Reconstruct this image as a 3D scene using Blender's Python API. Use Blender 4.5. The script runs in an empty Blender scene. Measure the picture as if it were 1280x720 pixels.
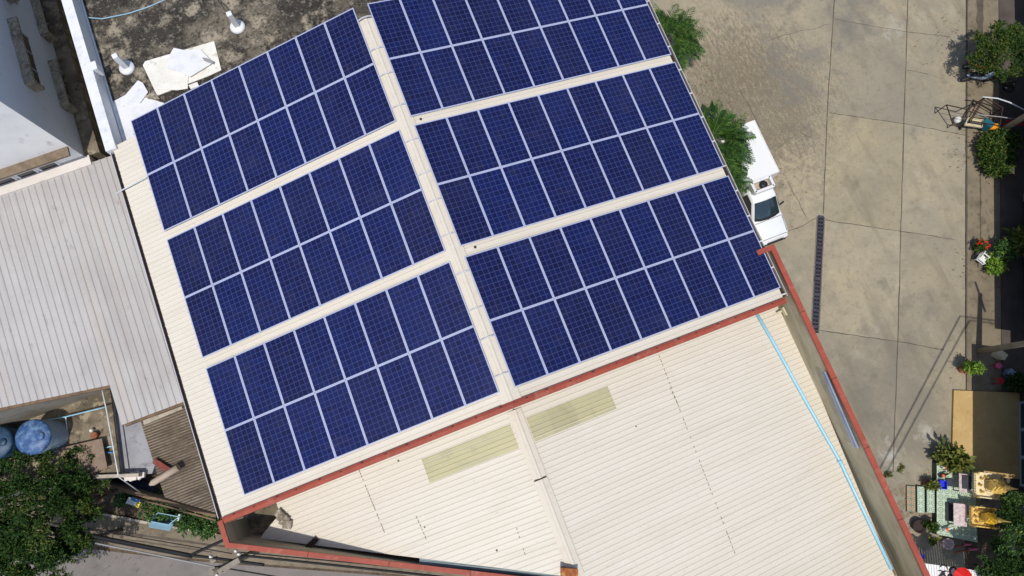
import bpy, bmesh, math, random
from mathutils import Vector, Matrix, noise as mnoise
random.seed(7)
R = math.radians
PI = math.pi
scene = bpy.context.scene
COL = scene.collection

# ------------------------------------------------------------------ camera, sky, sun, exposure
cam_d = bpy.data.cameras.new('camera')
cam = bpy.data.objects.new('camera', cam_d)
COL.objects.link(cam)
CAM = Vector((-0.436, -13.449, 36.021))
CROT = (R(11.321), R(-0.498), R(-21.149))
cam.location = CAM
cam.rotation_euler = CROT
cam_d.sensor_width = 36.0
cam_d.lens = 36.0 * 893.643 / 1280.0
cam_d.clip_start = 0.1
cam_d.clip_end = 2000
scene.camera = cam

SUN_EL, SUN_AZ = 70.0, (-0.50, -0.866)          # direction on the ground from which the sun shines
w = bpy.data.worlds.new('World')
scene.world = w
w.use_nodes = True
nt = w.node_tree
bg = nt.nodes['Background']
sky = nt.nodes.new('ShaderNodeTexSky')
sky.sky_type = 'NISHITA'
sky.sun_disc = False
sky.sun_elevation = R(SUN_EL)
sky.sun_rotation = math.atan2(SUN_AZ[0], SUN_AZ[1])
sky.air_density = 1.0
sky.dust_density = 1.0
nt.links.new(sky.outputs[0], bg.inputs[0])
bg.inputs[1].default_value = 0.15
sd = bpy.data.lights.new('sun', 'SUN')
sd.energy = 3.6
sd.angle = R(0.55)
sd.color = (1.0, 0.955, 0.88)
so = bpy.data.objects.new('sun', sd)
COL.objects.link(so)
sdir = Vector((SUN_AZ[0] * math.cos(R(SUN_EL)), SUN_AZ[1] * math.cos(R(SUN_EL)), math.sin(R(SUN_EL))))
so.rotation_euler = sdir.to_track_quat('Z', 'Y').to_euler()
so.location = (0, 0, 60)
scene.view_settings.view_transform = 'Standard'
scene.view_settings.look = 'None'
scene.view_settings.gamma = 1.0
scene.view_settings.use_curve_mapping = False
scene.view_settings.exposure = -0.25

# ------------------------------------------------------------------ materials
MATS = {}


def srgb(r, g, b):
    def f(c):
        c /= 255.0
        return c / 12.92 if c <= 0.04045 else ((c + 0.055) / 1.055) ** 2.4
    return (f(r), f(g), f(b))


def mat(name, base, rough=0.8, layers=(), metal=0.0, bump=0.0, bump_scale=30.0, spec=0.4, coords='pos',
        island=None, alpha=1.0, trans=0.0, coat=0.0, sss=0.0):
    """procedural surface: a base colour with noise layers (scale, detail, lo, hi, colour, amount, (sx,sy,sz))"""
    m = bpy.data.materials.new(name)
    m.use_nodes = True
    n = m.node_tree
    b = n.nodes['Principled BSDF']
    b.inputs['Roughness'].default_value = rough
    b.inputs['Metallic'].default_value = metal
    b.inputs['Specular IOR Level'].default_value = spec
    if coat:
        b.inputs['Coat Weight'].default_value = coat
        b.inputs['Coat Roughness'].default_value = 0.08
    if trans:
        b.inputs['Transmission Weight'].default_value = trans
    if coords == 'pos':
        g = n.nodes.new('ShaderNodeNewGeometry')
        vec = g.outputs['Position']
    else:
        g = n.nodes.new('ShaderNodeTexCoord')
        vec = g.outputs['Object']
    cur = None
    rgb = n.nodes.new('ShaderNodeRGB')
    rgb.outputs[0].default_value = (*base, 1)
    cur = rgb.outputs[0]
    if island:
        gi = n.nodes.new('ShaderNodeNewGeometry')
        cr = n.nodes.new('ShaderNodeValToRGB')
        els = cr.color_ramp.elements
        while len(els) < len(island):
            els.new(0.5)
        for k, (p, c) in enumerate(island):
            els[k].position = p
            els[k].color = (*c, 1)
        n.links.new(gi.outputs['Random Per Island'], cr.inputs[0])
        cur = cr.outputs[0]
    for L in layers:
        sc, det, lo, hi, colr, amt = L[:6]
        v = vec
        if len(L) > 6:
            mp = n.nodes.new('ShaderNodeMapping')
            mp.inputs['Scale'].default_value = L[6]
            if len(L) > 7:
                mp.inputs['Rotation'].default_value = L[7]
            n.links.new(vec, mp.inputs[0])
            v = mp.outputs[0]
        t = n.nodes.new('ShaderNodeTexNoise')
        t.inputs['Scale'].default_value = sc
        t.inputs['Detail'].default_value = det
        t.inputs['Roughness'].default_value = 0.62
        n.links.new(v, t.inputs['Vector'])
        mr = n.nodes.new('ShaderNodeMapRange')
        mr.inputs['From Min'].default_value = lo
        mr.inputs['From Max'].default_value = hi
        mr.inputs['To Min'].default_value = 0
        mr.inputs['To Max'].default_value = amt
        src = t.outputs[0]
        if len(L) > 8:                      # the wear keeps to one area: (x, y, radius)
            dn = n.nodes.new('ShaderNodeVectorMath')
            dn.operation = 'DISTANCE'
            n.links.new(vec, dn.inputs[0])
            dn.inputs[1].default_value = (L[8][0], L[8][1], 0)
            m1 = n.nodes.new('ShaderNodeMapRange')
            m1.inputs['From Min'].default_value = L[8][2]
            m1.inputs['From Max'].default_value = L[8][2] * 0.25
            m1.inputs['To Min'].default_value = -0.25
            m1.inputs['To Max'].default_value = 0.06
            n.links.new(dn.outputs['Value'], m1.inputs['Value'])
            ad = n.nodes.new('ShaderNodeMath')
            ad.operation = 'ADD'
            n.links.new(src, ad.inputs[0])
            n.links.new(m1.outputs[0], ad.inputs[1])
            src = ad.outputs[0]
        n.links.new(src, mr.inputs['Value'])
        mx = n.nodes.new('ShaderNodeMix')
        mx.data_type = 'RGBA'
        n.links.new(mr.outputs[0], mx.inputs['Factor'])
        n.links.new(cur, mx.inputs['A'])
        mx.inputs['B'].default_value = (*colr, 1)
        cur = mx.outputs['Result']
    n.links.new(cur, b.inputs['Base Color'])
    if bump:
        t = n.nodes.new('ShaderNodeTexNoise')
        t.inputs['Scale'].default_value = bump_scale
        t.inputs['Detail'].default_value = 4
        n.links.new(vec, t.inputs['Vector'])
        bp = n.nodes.new('ShaderNodeBump')
        bp.inputs['Strength'].default_value = bump
        bp.inputs['Distance'].default_value = 0.03
        n.links.new(t.outputs[0], bp.inputs['Height'])
        n.links.new(bp.outputs[0], b.inputs['Normal'])
    MATS[name] = m
    return m


CREAM = (0.715, 0.652, 0.55)
mat('cream_sheet', CREAM, 0.55, [
    (0.25, 3, 0.4, 0.75, (0.74, 0.68, 0.565), 0.6),
    (0.9, 5, 0.52, 0.8, (0.60, 0.525, 0.41), 0.5, (0.35, 1.6, 1)),
    (0.75, 3, 0.44, 0.62, (0.68, 0.62, 0.505), 0.5, (0.04, 1.7, 1)),
    (1.2, 6, 0.56, 0.72, (0.58, 0.51, 0.40), 0.4, (0.25, 4.5, 1)),
    (14, 3, 0.66, 0.78, (0.36, 0.29, 0.2), 0.35),
    (7, 6, 0.63, 0.72, (0.50, 0.43, 0.33), 0.4),
    (2.2, 4, 0.60, 0.78, (0.76, 0.72, 0.64), 0.5)], spec=0.3)
mat('cream_cap', (0.70, 0.63, 0.52), 0.6, [
    (3.0, 5, 0.52, 0.75, (0.58, 0.50, 0.39), 0.5),
    (11, 4, 0.6, 0.75, (0.42, 0.36, 0.27), 0.4)], spec=0.3)
mat('skylight', (0.52, 0.475, 0.275), 0.45, [
    (1.3, 4, 0.42, 0.7, (0.44, 0.42, 0.27), 0.8, (0.5, 2, 1)),
    (6, 4, 0.55, 0.75, (0.58, 0.55, 0.36), 0.6), (1.1, 2, 0.56, 0.60, (0.40, 0.37, 0.22), 0.45, (1, 0.02, 1)), (3, 7, 0.54, 0.68, (0.36, 0.33, 0.2), 0.5)], spec=0.4)
mat('red_paint', srgb(162, 78, 60), 0.6, [
    (1.5, 4, 0.45, 0.75, srgb(138, 63, 50), 0.8),
    (20, 3, 0.6, 0.74, srgb(112, 56, 44), 0.7), (2.2, 7, 0.56, 0.66, srgb(176, 112, 96), 0.6), (9, 6, 0.58, 0.68, srgb(128, 66, 54), 0.6),
    (5, 4, 0.58, 0.8, srgb(170, 94, 78), 0.6)], spec=0.3)
mat('red_joint', srgb(98, 52, 42), 0.8)
mat('gutter_dark', srgb(62, 44, 38), 0.8, [(2, 4, 0.45, 0.7, srgb(38, 28, 26), 0.8)])
mat('white_lip', srgb(205, 200, 198), 0.5, [(3, 4, 0.5, 0.8, srgb(160, 150, 140), 0.7)])
mat('rust', srgb(150, 82, 40), 0.8, [(6, 4, 0.45, 0.65, srgb(205, 150, 80), 0.8), (14, 3, 0.5, 0.7, srgb(80, 42, 25), 0.7)])
mat('screw', srgb(112, 96, 76), 0.8)
mat('wall_render', srgb(150, 142, 128), 0.9, [(0.6, 5, 0.4, 0.7, srgb(110, 102, 90), 0.8), (4, 4, 0.5, 0.75, srgb(80, 74, 64), 0.5)])
mat('parapet_inner', srgb(182, 172, 146), 0.9, [
    (1.2, 5, 0.42, 0.68, srgb(150, 140, 114), 0.9, (.3, .3, 2)), (0.5, 3, 0.5, 0.72, srgb(200, 190, 166), 0.7),
    (5, 5, 0.55, 0.75, srgb(110, 98, 78), 0.6, (.3, .3, 1.5))])
mat('deck_concrete', srgb(134, 122, 102), 0.9, [
    (0.8, 6, 0.44, 0.62, srgb(84, 76, 62), 0.85), (2.6, 7, 0.52, 0.62, srgb(172, 158, 132), 0.75),
    (3.6, 7, 0.53, 0.66, srgb(62, 54, 44), 0.8), (9, 6, 0.55, 0.7, srgb(112, 100, 82), 0.6)], bump=0.3)
mat('moss_deck', srgb(62, 57, 50), 0.95, [
    (0.45, 7, 0.46, 0.62, srgb(138, 128, 110), 0.8),
    (2.2, 7, 0.50, 0.66, srgb(42, 38, 34), 0.9),
    (1.5, 8, 0.54, 0.64, srgb(172, 160, 138), 0.8),
    (5.5, 8, 0.54, 0.64, srgb(130, 122, 110), 0.8),
    (9, 7, 0.52, 0.64, srgb(36, 32, 29), 0.8),
    (14, 6, 0.6, 0.7, srgb(170, 162, 148), 0.7)], bump=0.5, bump_scale=9)
mat('moss_ledge', srgb(158, 147, 128), 0.95, [
    (2.5, 6, 0.46, 0.62, srgb(112, 102, 86), 0.85), (9, 5, 0.5, 0.66, srgb(198, 192, 180), 0.75), (14, 5, 0.56, 0.68, srgb(78, 70, 58), 0.7)], bump=0.5, bump_scale=14)
mat('brown_ledge', srgb(128, 112, 94), 0.95, [(2.5, 5, 0.45, 0.65, srgb(104, 90, 74), 0.9), (9, 4, 0.55, 0.7, srgb(146, 132, 114), 0.5)])
mat('blue_wall', srgb(226, 236, 247), 0.85, [
    (0.35, 4, 0.4, 0.7, srgb(212, 223, 236), 0.8), (2.0, 5, 0.58, 0.8, srgb(172, 180, 188), 0.5)])
mat('white_wall', srgb(248, 248, 248), 0.8, [
    (2.4, 6, 0.60, 0.74, srgb(150, 142, 130), 0.6, (1, 1, 0.4)), (0.6, 3, 0.45, 0.75, srgb(226, 226, 230), 0.7)])
mat('white_paint', srgb(230, 230, 231), 0.6, [(2.2, 6, 0.48, 0.72, srgb(204, 206, 210), 0.8), (6, 6, 0.6, 0.72, srgb(176, 170, 160), 0.5)])
mat('pale_wall', srgb(224, 216, 208), 0.8, [(1.2, 5, 0.5, 0.75, srgb(190, 180, 170), 0.7)])
mat('grey_sheet', srgb(184, 181, 179), 0.5, [
    (0.35, 4, 0.42, 0.7, srgb(171, 166, 164), 0.8), (1.0, 5, 0.50, 0.75, srgb(156, 149, 145), 0.6, (3.2, 0.12, 1)),
    (0.22, 3, 0.60, 0.75, srgb(192, 190, 191), 0.7), (0.8, 4, 0.55, 0.7, srgb(187, 177, 168), 0.5, (1.3, 0.03, 1)),
    (3, 6, 0.62, 0.74, srgb(127, 116, 108), 0.5, (1, .4, 1))], spec=0.35)
mat('brown_sheet', srgb(140, 127, 110), 0.85, [
    (0.7, 5, 0.42, 0.66, srgb(98, 86, 72), 0.9), (1.2, 6, 0.5, 0.62, srgb(84, 72, 60), 0.7, (.35, 2.2, 1)), (3, 5, 0.5, 0.7, srgb(156, 146, 130), 0.6, (1, 3, 1)),
    (6, 5, 0.56, 0.7, srgb(72, 62, 52), 0.7)])
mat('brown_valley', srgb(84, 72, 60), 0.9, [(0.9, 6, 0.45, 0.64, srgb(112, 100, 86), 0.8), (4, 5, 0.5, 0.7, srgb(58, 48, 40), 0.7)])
mat('pale_frame', srgb(186, 176, 160), 0.8, [(3, 5, 0.45, 0.7, srgb(140, 128, 108), 0.8)])
mat('alu', srgb(182, 188, 212), 0.45, [(4, 3, 0.4, 0.8, srgb(166, 172, 198), 0.7)], metal=0.0, spec=0.5)
mat('alu_dull', srgb(200, 202, 206), 0.5, [(4, 3, 0.4, 0.8, srgb(170, 174, 180), 0.7)], metal=0.0)
mat('pvc_blue', srgb(150, 205, 228), 0.35, [(2, 3, 0.45, 0.7, srgb(172, 214, 230), 0.7)], spec=0.5)
mat('pvc_white', srgb(215, 220, 222), 0.4, [(2, 3, 0.45, 0.7, srgb(180, 190, 196), 0.6)], spec=0.5)
mat('blue_strip', srgb(150, 162, 186), 0.5, [(1.0, 4, 0.42, 0.7, srgb(112, 124, 142), 0.8)])
mat('teal_strip', srgb(132, 148, 152), 0.5, [(1.0, 4, 0.42, 0.7, srgb(104, 120, 126), 0.8)])
mat('white_board', srgb(238, 234, 224), 0.6, [
    (1.0, 5, 0.48, 0.7, srgb(216, 208, 192), 0.7), (3, 7, 0.58, 0.68, srgb(178, 166, 144), 0.6), (8, 6, 0.62, 0.72, srgb(130, 118, 98), 0.6)])
mat('asphalt', srgb(132, 125, 121), 0.95, [
    (0.5, 5, 0.42, 0.7, srgb(116, 110, 106), 0.9), (3, 6, 0.5, 0.75, srgb(142, 135, 129), 0.5), (0.7, 5, 0.56, 0.7, srgb(100, 95, 92), 0.5), (60, 2, 0.55, 0.75, srgb(140, 134, 126), 0.4)], bump=0.3, bump_scale=60)
mat('pavement', srgb(134, 122, 104), 0.92, [
    (0.5, 5, 0.42, 0.68, srgb(108, 98, 82), 0.9), (2.5, 6, 0.5, 0.72, srgb(90, 80, 66), 0.7, (1, 2.5, 1)),
    (6, 5, 0.56, 0.72, srgb(156, 144, 126), 0.6)], bump=0.2)
mat('soil', srgb(98, 84, 68), 1.0, [(1.2, 6, 0.42, 0.66, srgb(66, 56, 46), 0.9), (7, 5, 0.5, 0.72, srgb(122, 106, 88), 0.7)], bump=0.6, bump_scale=12)
ONE, NOR = (1, 1, 1), (0, 0, 0)
def drive_mat(name, k):
    def drv(r, g, b):
        return srgb(r * k[0], g * k[1], b * k[2])
    mat(name, drv(160, 152, 133), 0.9, [
        (0.10, 4, 0.38, 0.66, drv(145, 140, 127), 0.9),
        (0.30, 6, 0.46, 0.70, drv(170, 159, 135), 0.8),
        (0.22, 7, 0.52, 0.68, drv(132, 128, 119), 0.75, ONE, (0, 0, 0.5)),
        (1.1, 7, 0.50, 0.72, drv(137, 130, 114), 0.7),
        (0.7, 7, 0.58, 0.72, drv(181, 176, 161), 0.5),
        # crumbled, crusted surface along the wall and round the truck
        (4.5, 9, 0.44, 0.60, drv(175, 163, 138), 0.5, ONE, NOR, (18.6, 1.5, 7.0)),
        (7.0, 9, 0.48, 0.60, drv(117, 106, 90), 0.6, (1, .35, 1), (0, 0, .6), (18.6, 0.5, 7.0)),
        (7.5, 9, 0.47, 0.60, drv(119, 108, 93), 0.5, ONE, NOR, (18.4, -5.5, 4.8)),
        (5.5, 10, 0.50, 0.55, drv(108, 98, 83), 0.4, (1, .5, 1), (0, 0, .9), (18.6, -2.0, 8.5)),
        (13, 8, 0.47, 0.62, drv(112, 102, 86), 0.6, ONE, NOR, (18.6, -2.0, 9.0)),
        (3.0, 9, 0.47, 0.60, drv(175, 164, 140), 0.7, ONE, NOR, (18.8, -6.8, 3.8)),
        (0.9, 6, 0.44, 0.62, drv(117, 116, 112), 0.6, ONE, NOR, (21.5, -1.0, 4.0)),
        (0.9, 6, 0.44, 0.62, drv(113, 112, 108), 0.65, ONE, NOR, (26.2, 1.0, 3.4)),
        (2.0, 8, 0.46, 0.58, drv(117, 116, 112), 0.6, ONE, NOR, (20.5, -2.4, 1.4)),
        (0.4, 6, 0.42, 0.6, drv(119, 118, 114), 0.7, ONE, NOR, (22, 5, 6)),
        (2.5, 7, 0.48, 0.58, drv(194, 192, 186), 0.3, ONE, NOR, (27.6, -.7, 1.6)),
        # grey, trodden part near the terrace and the white stain by the coping
        (0.5, 6, 0.36, 0.62, drv(128, 124, 114), 0.8, ONE, NOR, (18.5, -19.5, 6.5)),
        (1.6, 7, 0.46, 0.62, drv(194, 192, 184), 0.7, ONE, NOR, (16.75, -21.3, 1.3)),
        (1.4, 7, 0.47, 0.62, drv(189, 187, 178), 0.6, ONE, NOR, (19.1, -21.2, 1.3)),
        (2.2, 7, 0.44, 0.60, drv(119, 106, 85), 0.8, ONE, NOR, (15.6, -23.4, 2.4)),
        (3.4, 8, 0.53, 0.72, drv(124, 116, 99), 0.6),
        (0.55, 6, 0.58, 0.72, drv(111, 107, 100), 0.6),
        (24, 4, 0.54, 0.74, drv(181, 172, 152), 0.4),
        (10, 8, 0.55, 0.70, drv(117, 109, 95), 0.4),
        (0.9, 6, 0.54, 0.70, drv(119, 112, 98), 0.5, (1.0, 0.16, 1), (0, 0, 0.49))], bump=0.25, bump_scale=25)


drive_mat('concrete_drive', (1.005, .99, .96))
drive_mat('slab_warm', (1.03, 1.01, .955))
drive_mat('slab_grey', (.965, .955, .935))
drive_mat('slab_pale', (1.035, 1.02, .99))
mat('rough_patch', srgb(160, 146, 122), 0.95, [
    (2.2, 7, 0.46, 0.62, srgb(118, 106, 86), 0.95), (6, 7, 0.48, 0.66, srgb(184, 168, 140), 0.9),
    (1.1, 5, 0.5, 0.7, srgb(146, 132, 110), 0.8)], bump=0.5, bump_scale=14)
mat('joint', srgb(96, 88, 78), 0.95, [(3, 5, 0.45, 0.7, srgb(72, 64, 56), 0.8)])
mat('drain_iron', srgb(70, 70, 84), 0.6, [(3, 4, 0.45, 0.7, srgb(52, 50, 60), 0.8), (14, 3, 0.55, 0.7, srgb(98, 98, 112), 0.6)], metal=0.0)
mat('drain_dark', srgb(30, 30, 36), 0.9)
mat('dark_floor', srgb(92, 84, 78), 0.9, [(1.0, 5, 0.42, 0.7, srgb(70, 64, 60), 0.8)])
mat('verge', srgb(134, 122, 102), 0.92, [(0.6, 6, 0.45, 0.68, srgb(106, 97, 80), 0.9), (3, 6, 0.54, 0.7, srgb(84, 75, 62), 0.7), (1.1, 5, 0.57, 0.74, srgb(156, 145, 124), 0.6)], bump=0.25)
mat('tan_floor', srgb(196, 166, 112), 0.85, [
    (1.0, 5, 0.42, 0.7, srgb(180, 148, 94), 0.8), (4, 5, 0.54, 0.72, srgb(212, 186, 134), 0.7), (2.4, 4, 0.6, 0.75, srgb(150, 120, 74), 0.6)])
mat('house_wall', srgb(150, 140, 128), 0.9, [(0.7, 5, 0.42, 0.7, srgb(124, 114, 102), 0.8)])
mat('house_roof', srgb(110, 90, 80), 0.8, [(0.9, 5, 0.42, 0.7, srgb(84, 68, 60), 0.8)])
mat('shutter', srgb(70, 56, 52), 0.7, [(1.0, 4, 0.42, 0.7, srgb(50, 40, 38), 0.8)])
mat('window_glass', (0.02, 0.03, 0.04), 0.08, spec=0.6)
mat('window_dark', (0.03, 0.032, 0.036), 0.15, spec=0.5)
mat('frame_blue', srgb(150, 170, 190), 0.5)
mat('frame_white', srgb(222, 226, 230), 0.5)
mat('truck_white', srgb(236, 238, 238), 0.3, [(1.5, 3, 0.5, 0.8, srgb(222, 224, 224), 0.7)], coat=0.5, spec=0.5)
mat('box_white', srgb(234, 234, 232), 0.5, [(1.2, 5, 0.55, 0.8, srgb(205, 203, 196), 0.6), (6, 4, 0.66, 0.76, srgb(165, 160, 150), 0.6)])
mat('truck_glass', srgb(36, 50, 53), 0.06, [(1.2, 3, 0.5, 0.62, srgb(56, 76, 78), 0.8)], spec=0.8, coat=1.0)
mat('black_plastic', (0.018, 0.018, 0.02), 0.5)
mat('rubber', (0.02, 0.02, 0.02), 0.85)
mat('chrome', (0.6, 0.6, 0.62), 0.25, metal=1.0)
mat('dark_metal', srgb(62, 56, 56), 0.55, metal=0.2)
mat('rust_steel', srgb(58, 44, 42), 0.8, [(5, 4, 0.45, 0.7, srgb(80, 54, 42), 0.8)])
mat('orange', srgb(232, 150, 30), 0.5)
mat('teal', srgb(28, 96, 112), 0.55)
mat('cream_panel', srgb(206, 196, 164), 0.6, [(3, 4, 0.5, 0.75, srgb(170, 158, 126), 0.7)])
mat('tank_blue', srgb(58, 92, 140), 0.5, [
    (3.5, 7, 0.47, 0.62, srgb(120, 150, 182), 0.75), (6, 6, 0.50, 0.64, srgb(38, 58, 104), 0.85), (1.6, 5, 0.52, 0.7, srgb(92, 124, 160), 0.6)], spec=0.4)
mat('tank_side', srgb(142, 164, 182), 0.5, [(1.5, 4, 0.45, 0.7, srgb(120, 140, 166), 0.8)])
mat('tank_old', srgb(40, 70, 100), 0.5, [(2.5, 5, 0.45, 0.66, srgb(70, 104, 120), 0.8), (6, 5, 0.5, 0.68, srgb(24, 44, 66), 0.8)])
mat('ply', srgb(142, 122, 104), 0.85, [(2, 5, 0.45, 0.7, srgb(118, 100, 86), 0.8), (5, 5, 0.57, 0.72, srgb(168, 148, 128), 0.6)])
mat('grey_floor', srgb(160, 160, 164), 0.8, [(0.8, 5, 0.42, 0.68, srgb(132, 132, 136), 0.9), (3, 5, 0.56, 0.74, srgb(90, 88, 88), 0.8)])
mat('navy_tarp', srgb(44, 54, 86), 0.6, [(1.4, 4, 0.45, 0.7, srgb(26, 32, 50), 0.8)])
mat('blue_plastic', srgb(36, 52, 205), 0.45)
mat('sky_blue_paint', srgb(150, 186, 204), 0.55, [(2.5, 5, 0.5, 0.72, srgb(118, 152, 170), 0.7), (10, 4, 0.62, 0.74, srgb(80, 92, 96), 0.7)])
mat('yellow_paint', srgb(232, 206, 60), 0.6)
mat('bright_blue', srgb(70, 140, 200), 0.6)
mat('pipe_beige', srgb(184, 166, 148), 0.7, [(2, 5, 0.5, 0.74, srgb(150, 130, 112), 0.8)])
mat('brick_red', srgb(128, 62, 54), 0.8, [(6, 4, 0.5, 0.7, srgb(170, 140, 128), 0.6)])
mat('timber', srgb(128, 106, 84), 0.85, [(3, 5, 0.45, 0.7, srgb(92, 74, 58), 0.9)])
mat('pole_concrete', srgb(150, 142, 130), 0.9, [(2, 5, 0.45, 0.7, srgb(122, 112, 100), 0.8)])
mat('porcelain', srgb(226, 222, 214), 0.35)
mat('cable_black', (0.012, 0.012, 0.013), 0.7)
mat('cable_lane', srgb(96, 92, 80), 0.8)
mat('cable_grey', srgb(150, 150, 150), 0.6)
mat('cable_blue', srgb(150, 185, 205), 0.5)
mat('clay', srgb(150, 92, 66), 0.85, [(4, 4, 0.5, 0.7, srgb(112, 66, 48), 0.8)])
mat('dark_pot', srgb(52, 38, 34), 0.7)
mat('red_plastic', srgb(178, 40, 40), 0.45)
mat('red_bright', srgb(226, 36, 30), 0.5)
mat('pink', srgb(214, 96, 130), 0.6)
mat('white_plastic', srgb(228, 230, 226), 0.45)
mat('gold', srgb(228, 190, 92), 0.4, [(9, 4, 0.5, 0.66, srgb(150, 106, 36), 0.7), (16, 3, 0.5, 0.66, srgb(248, 232, 176), 0.8)], spec=0.6)
mat('gold_roof', srgb(240, 196, 60), 0.4, [(8, 3, 0.5, 0.7, srgb(190, 136, 24), 0.8)], spec=0.6)
mat('shrine_white', srgb(236, 222, 180), 0.5, [(7, 4, 0.5, 0.7, srgb(200, 168, 96), 0.8), (18, 3, 0.6, 0.72, srgb(140, 106, 52), 0.7)])
mat('shrine_green', srgb(60, 130, 70), 0.5)
mat('bark', srgb(92, 78, 64), 0.95, [(4, 5, 0.45, 0.7, srgb(62, 52, 42), 0.9)])
mat('leaf_fall', srgb(120, 92, 52), 0.9)
mat('trunk_palm', srgb(132, 118, 96), 0.95, [(3, 5, 0.45, 0.7, srgb(96, 84, 66), 0.9, (1, 1, 5))])
mat('leaf_dark', (0.04, 0.08, 0.02), 0.7, island=[(0, (0.012, 0.032, 0.010)), (0.5, (0.028, 0.068, 0.015)), (0.9, (0.050, 0.105, 0.02)), (1.0, (0.10, 0.14, 0.026))], spec=0.12)
mat('leaf_mixed', (0.04, 0.08, 0.02), 0.6, island=[(0, (0.018, 0.045, 0.010)), (0.5, (0.045, 0.095, 0.018)), (0.85, (0.09, 0.13, 0.02)), (1.0, (0.16, 0.16, 0.03))], spec=0.2)
mat('leaf_bright', (0.1, 0.2, 0.03), 0.55, island=[(0, (0.07, 0.16, 0.02)), (0.5, (0.16, 0.30, 0.03)), (1.0, (0.28, 0.40, 0.06))], spec=0.3)
mat('leaf_olive', (0.1, 0.12, 0.03), 0.6, island=[(0, (0.05, 0.08, 0.015)), (0.5, (0.12, 0.15, 0.025)), (1.0, (0.26, 0.24, 0.05))], spec=0.3)
mat('leaf_palm', (0.06, 0.13, 0.03), 0.5, island=[(0, (0.020, 0.055, 0.016)), (0.55, (0.055, 0.13, 0.028)), (0.9, (0.11, 0.22, 0.04)), (1.0, (0.20, 0.27, 0.06))], spec=0.4)
mat('flower_red', srgb(220, 40, 30), 0.6)
mat('cloth_pale', srgb(206, 190, 188), 0.85, [(7, 4, 0.46, 0.64, srgb(168, 136, 140), 0.8), (11, 3, 0.55, 0.7, srgb(232, 224, 220), 0.8)])
mat('step_side', srgb(66, 78, 76), 0.6)
mat('dark_block', srgb(54, 58, 66), 0.6, [(4, 4, 0.5, 0.7, srgb(40, 42, 48), 0.8)])
mat('figure_orange', srgb(226, 110, 60), 0.5)
mat('awning_white', srgb(232, 230, 226), 0.5)
mat('ink', srgb(52, 44, 48), 0.6)
mat('door_teal', srgb(40, 60, 66), 0.4)


def tile_mat(name, ground, ring, centre):
    """floor tiles printed with one ring medallion each"""
    m = bpy.data.materials.new(name)
    m.use_nodes = True
    n = m.node_tree
    b = n.nodes['Principled BSDF']
    b.inputs['Roughness'].default_value = 0.35
    tc = n.nodes.new('ShaderNodeTexCoord')
    sep = n.nodes.new('ShaderNodeSeparateXYZ')
    n.links.new(tc.outputs['Object'], sep.inputs[0])

    def mth(op, a, bb=None):
        q = n.nodes.new('ShaderNodeMath')
        q.operation = op
        for k, v in enumerate((a, bb)):
            if v is None:
                continue
            if isinstance(v, (int, float)):
                q.inputs[k].default_value = v
            else:
                n.links.new(v, q.inputs[k])
        return q.outputs[0]
    T = 0.30
    fx = mth('SUBTRACT', mth('FRACT', mth('ADD', mth('DIVIDE', sep.outputs[0], T), 50)), 0.5)
    fy = mth('SUBTRACT', mth('FRACT', mth('ADD', mth('DIVIDE', sep.outputs[1], T), 50)), 0.5)
    r = mth('SQRT', mth('ADD', mth('MULTIPLY', fx, fx), mth('MULTIPLY', fy, fy)))
    ringm = mth('MULTIPLY', mth('GREATER_THAN', r, 0.30), mth('LESS_THAN', r, 0.42))
    cen = mth('LESS_THAN', r, 0.14)
    mx = n.nodes.new('ShaderNodeMix')
    mx.data_type = 'RGBA'
    mx.inputs['A'].default_value = (*ground, 1)
    mx.inputs['B'].default_value = (*ring, 1)
    n.links.new(ringm, mx.inputs['Factor'])
    m2 = n.nodes.new('ShaderNodeMix')
    m2.data_type = 'RGBA'
    n.links.new(mx.outputs['Result'], m2.inputs['A'])
    m2.inputs['B'].default_value = (*centre, 1)
    n.links.new(cen, m2.inputs['Factor'])
    n.links.new(m2.outputs['Result'], b.inputs['Base Color'])
    MATS[name] = m


tile_mat('tile_green', srgb(190, 206, 180), srgb(128, 152, 134), srgb(150, 170, 146))
tile_mat('tile_orange', srgb(120, 140, 116), srgb(206, 138, 108), srgb(214, 150, 122))


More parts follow.
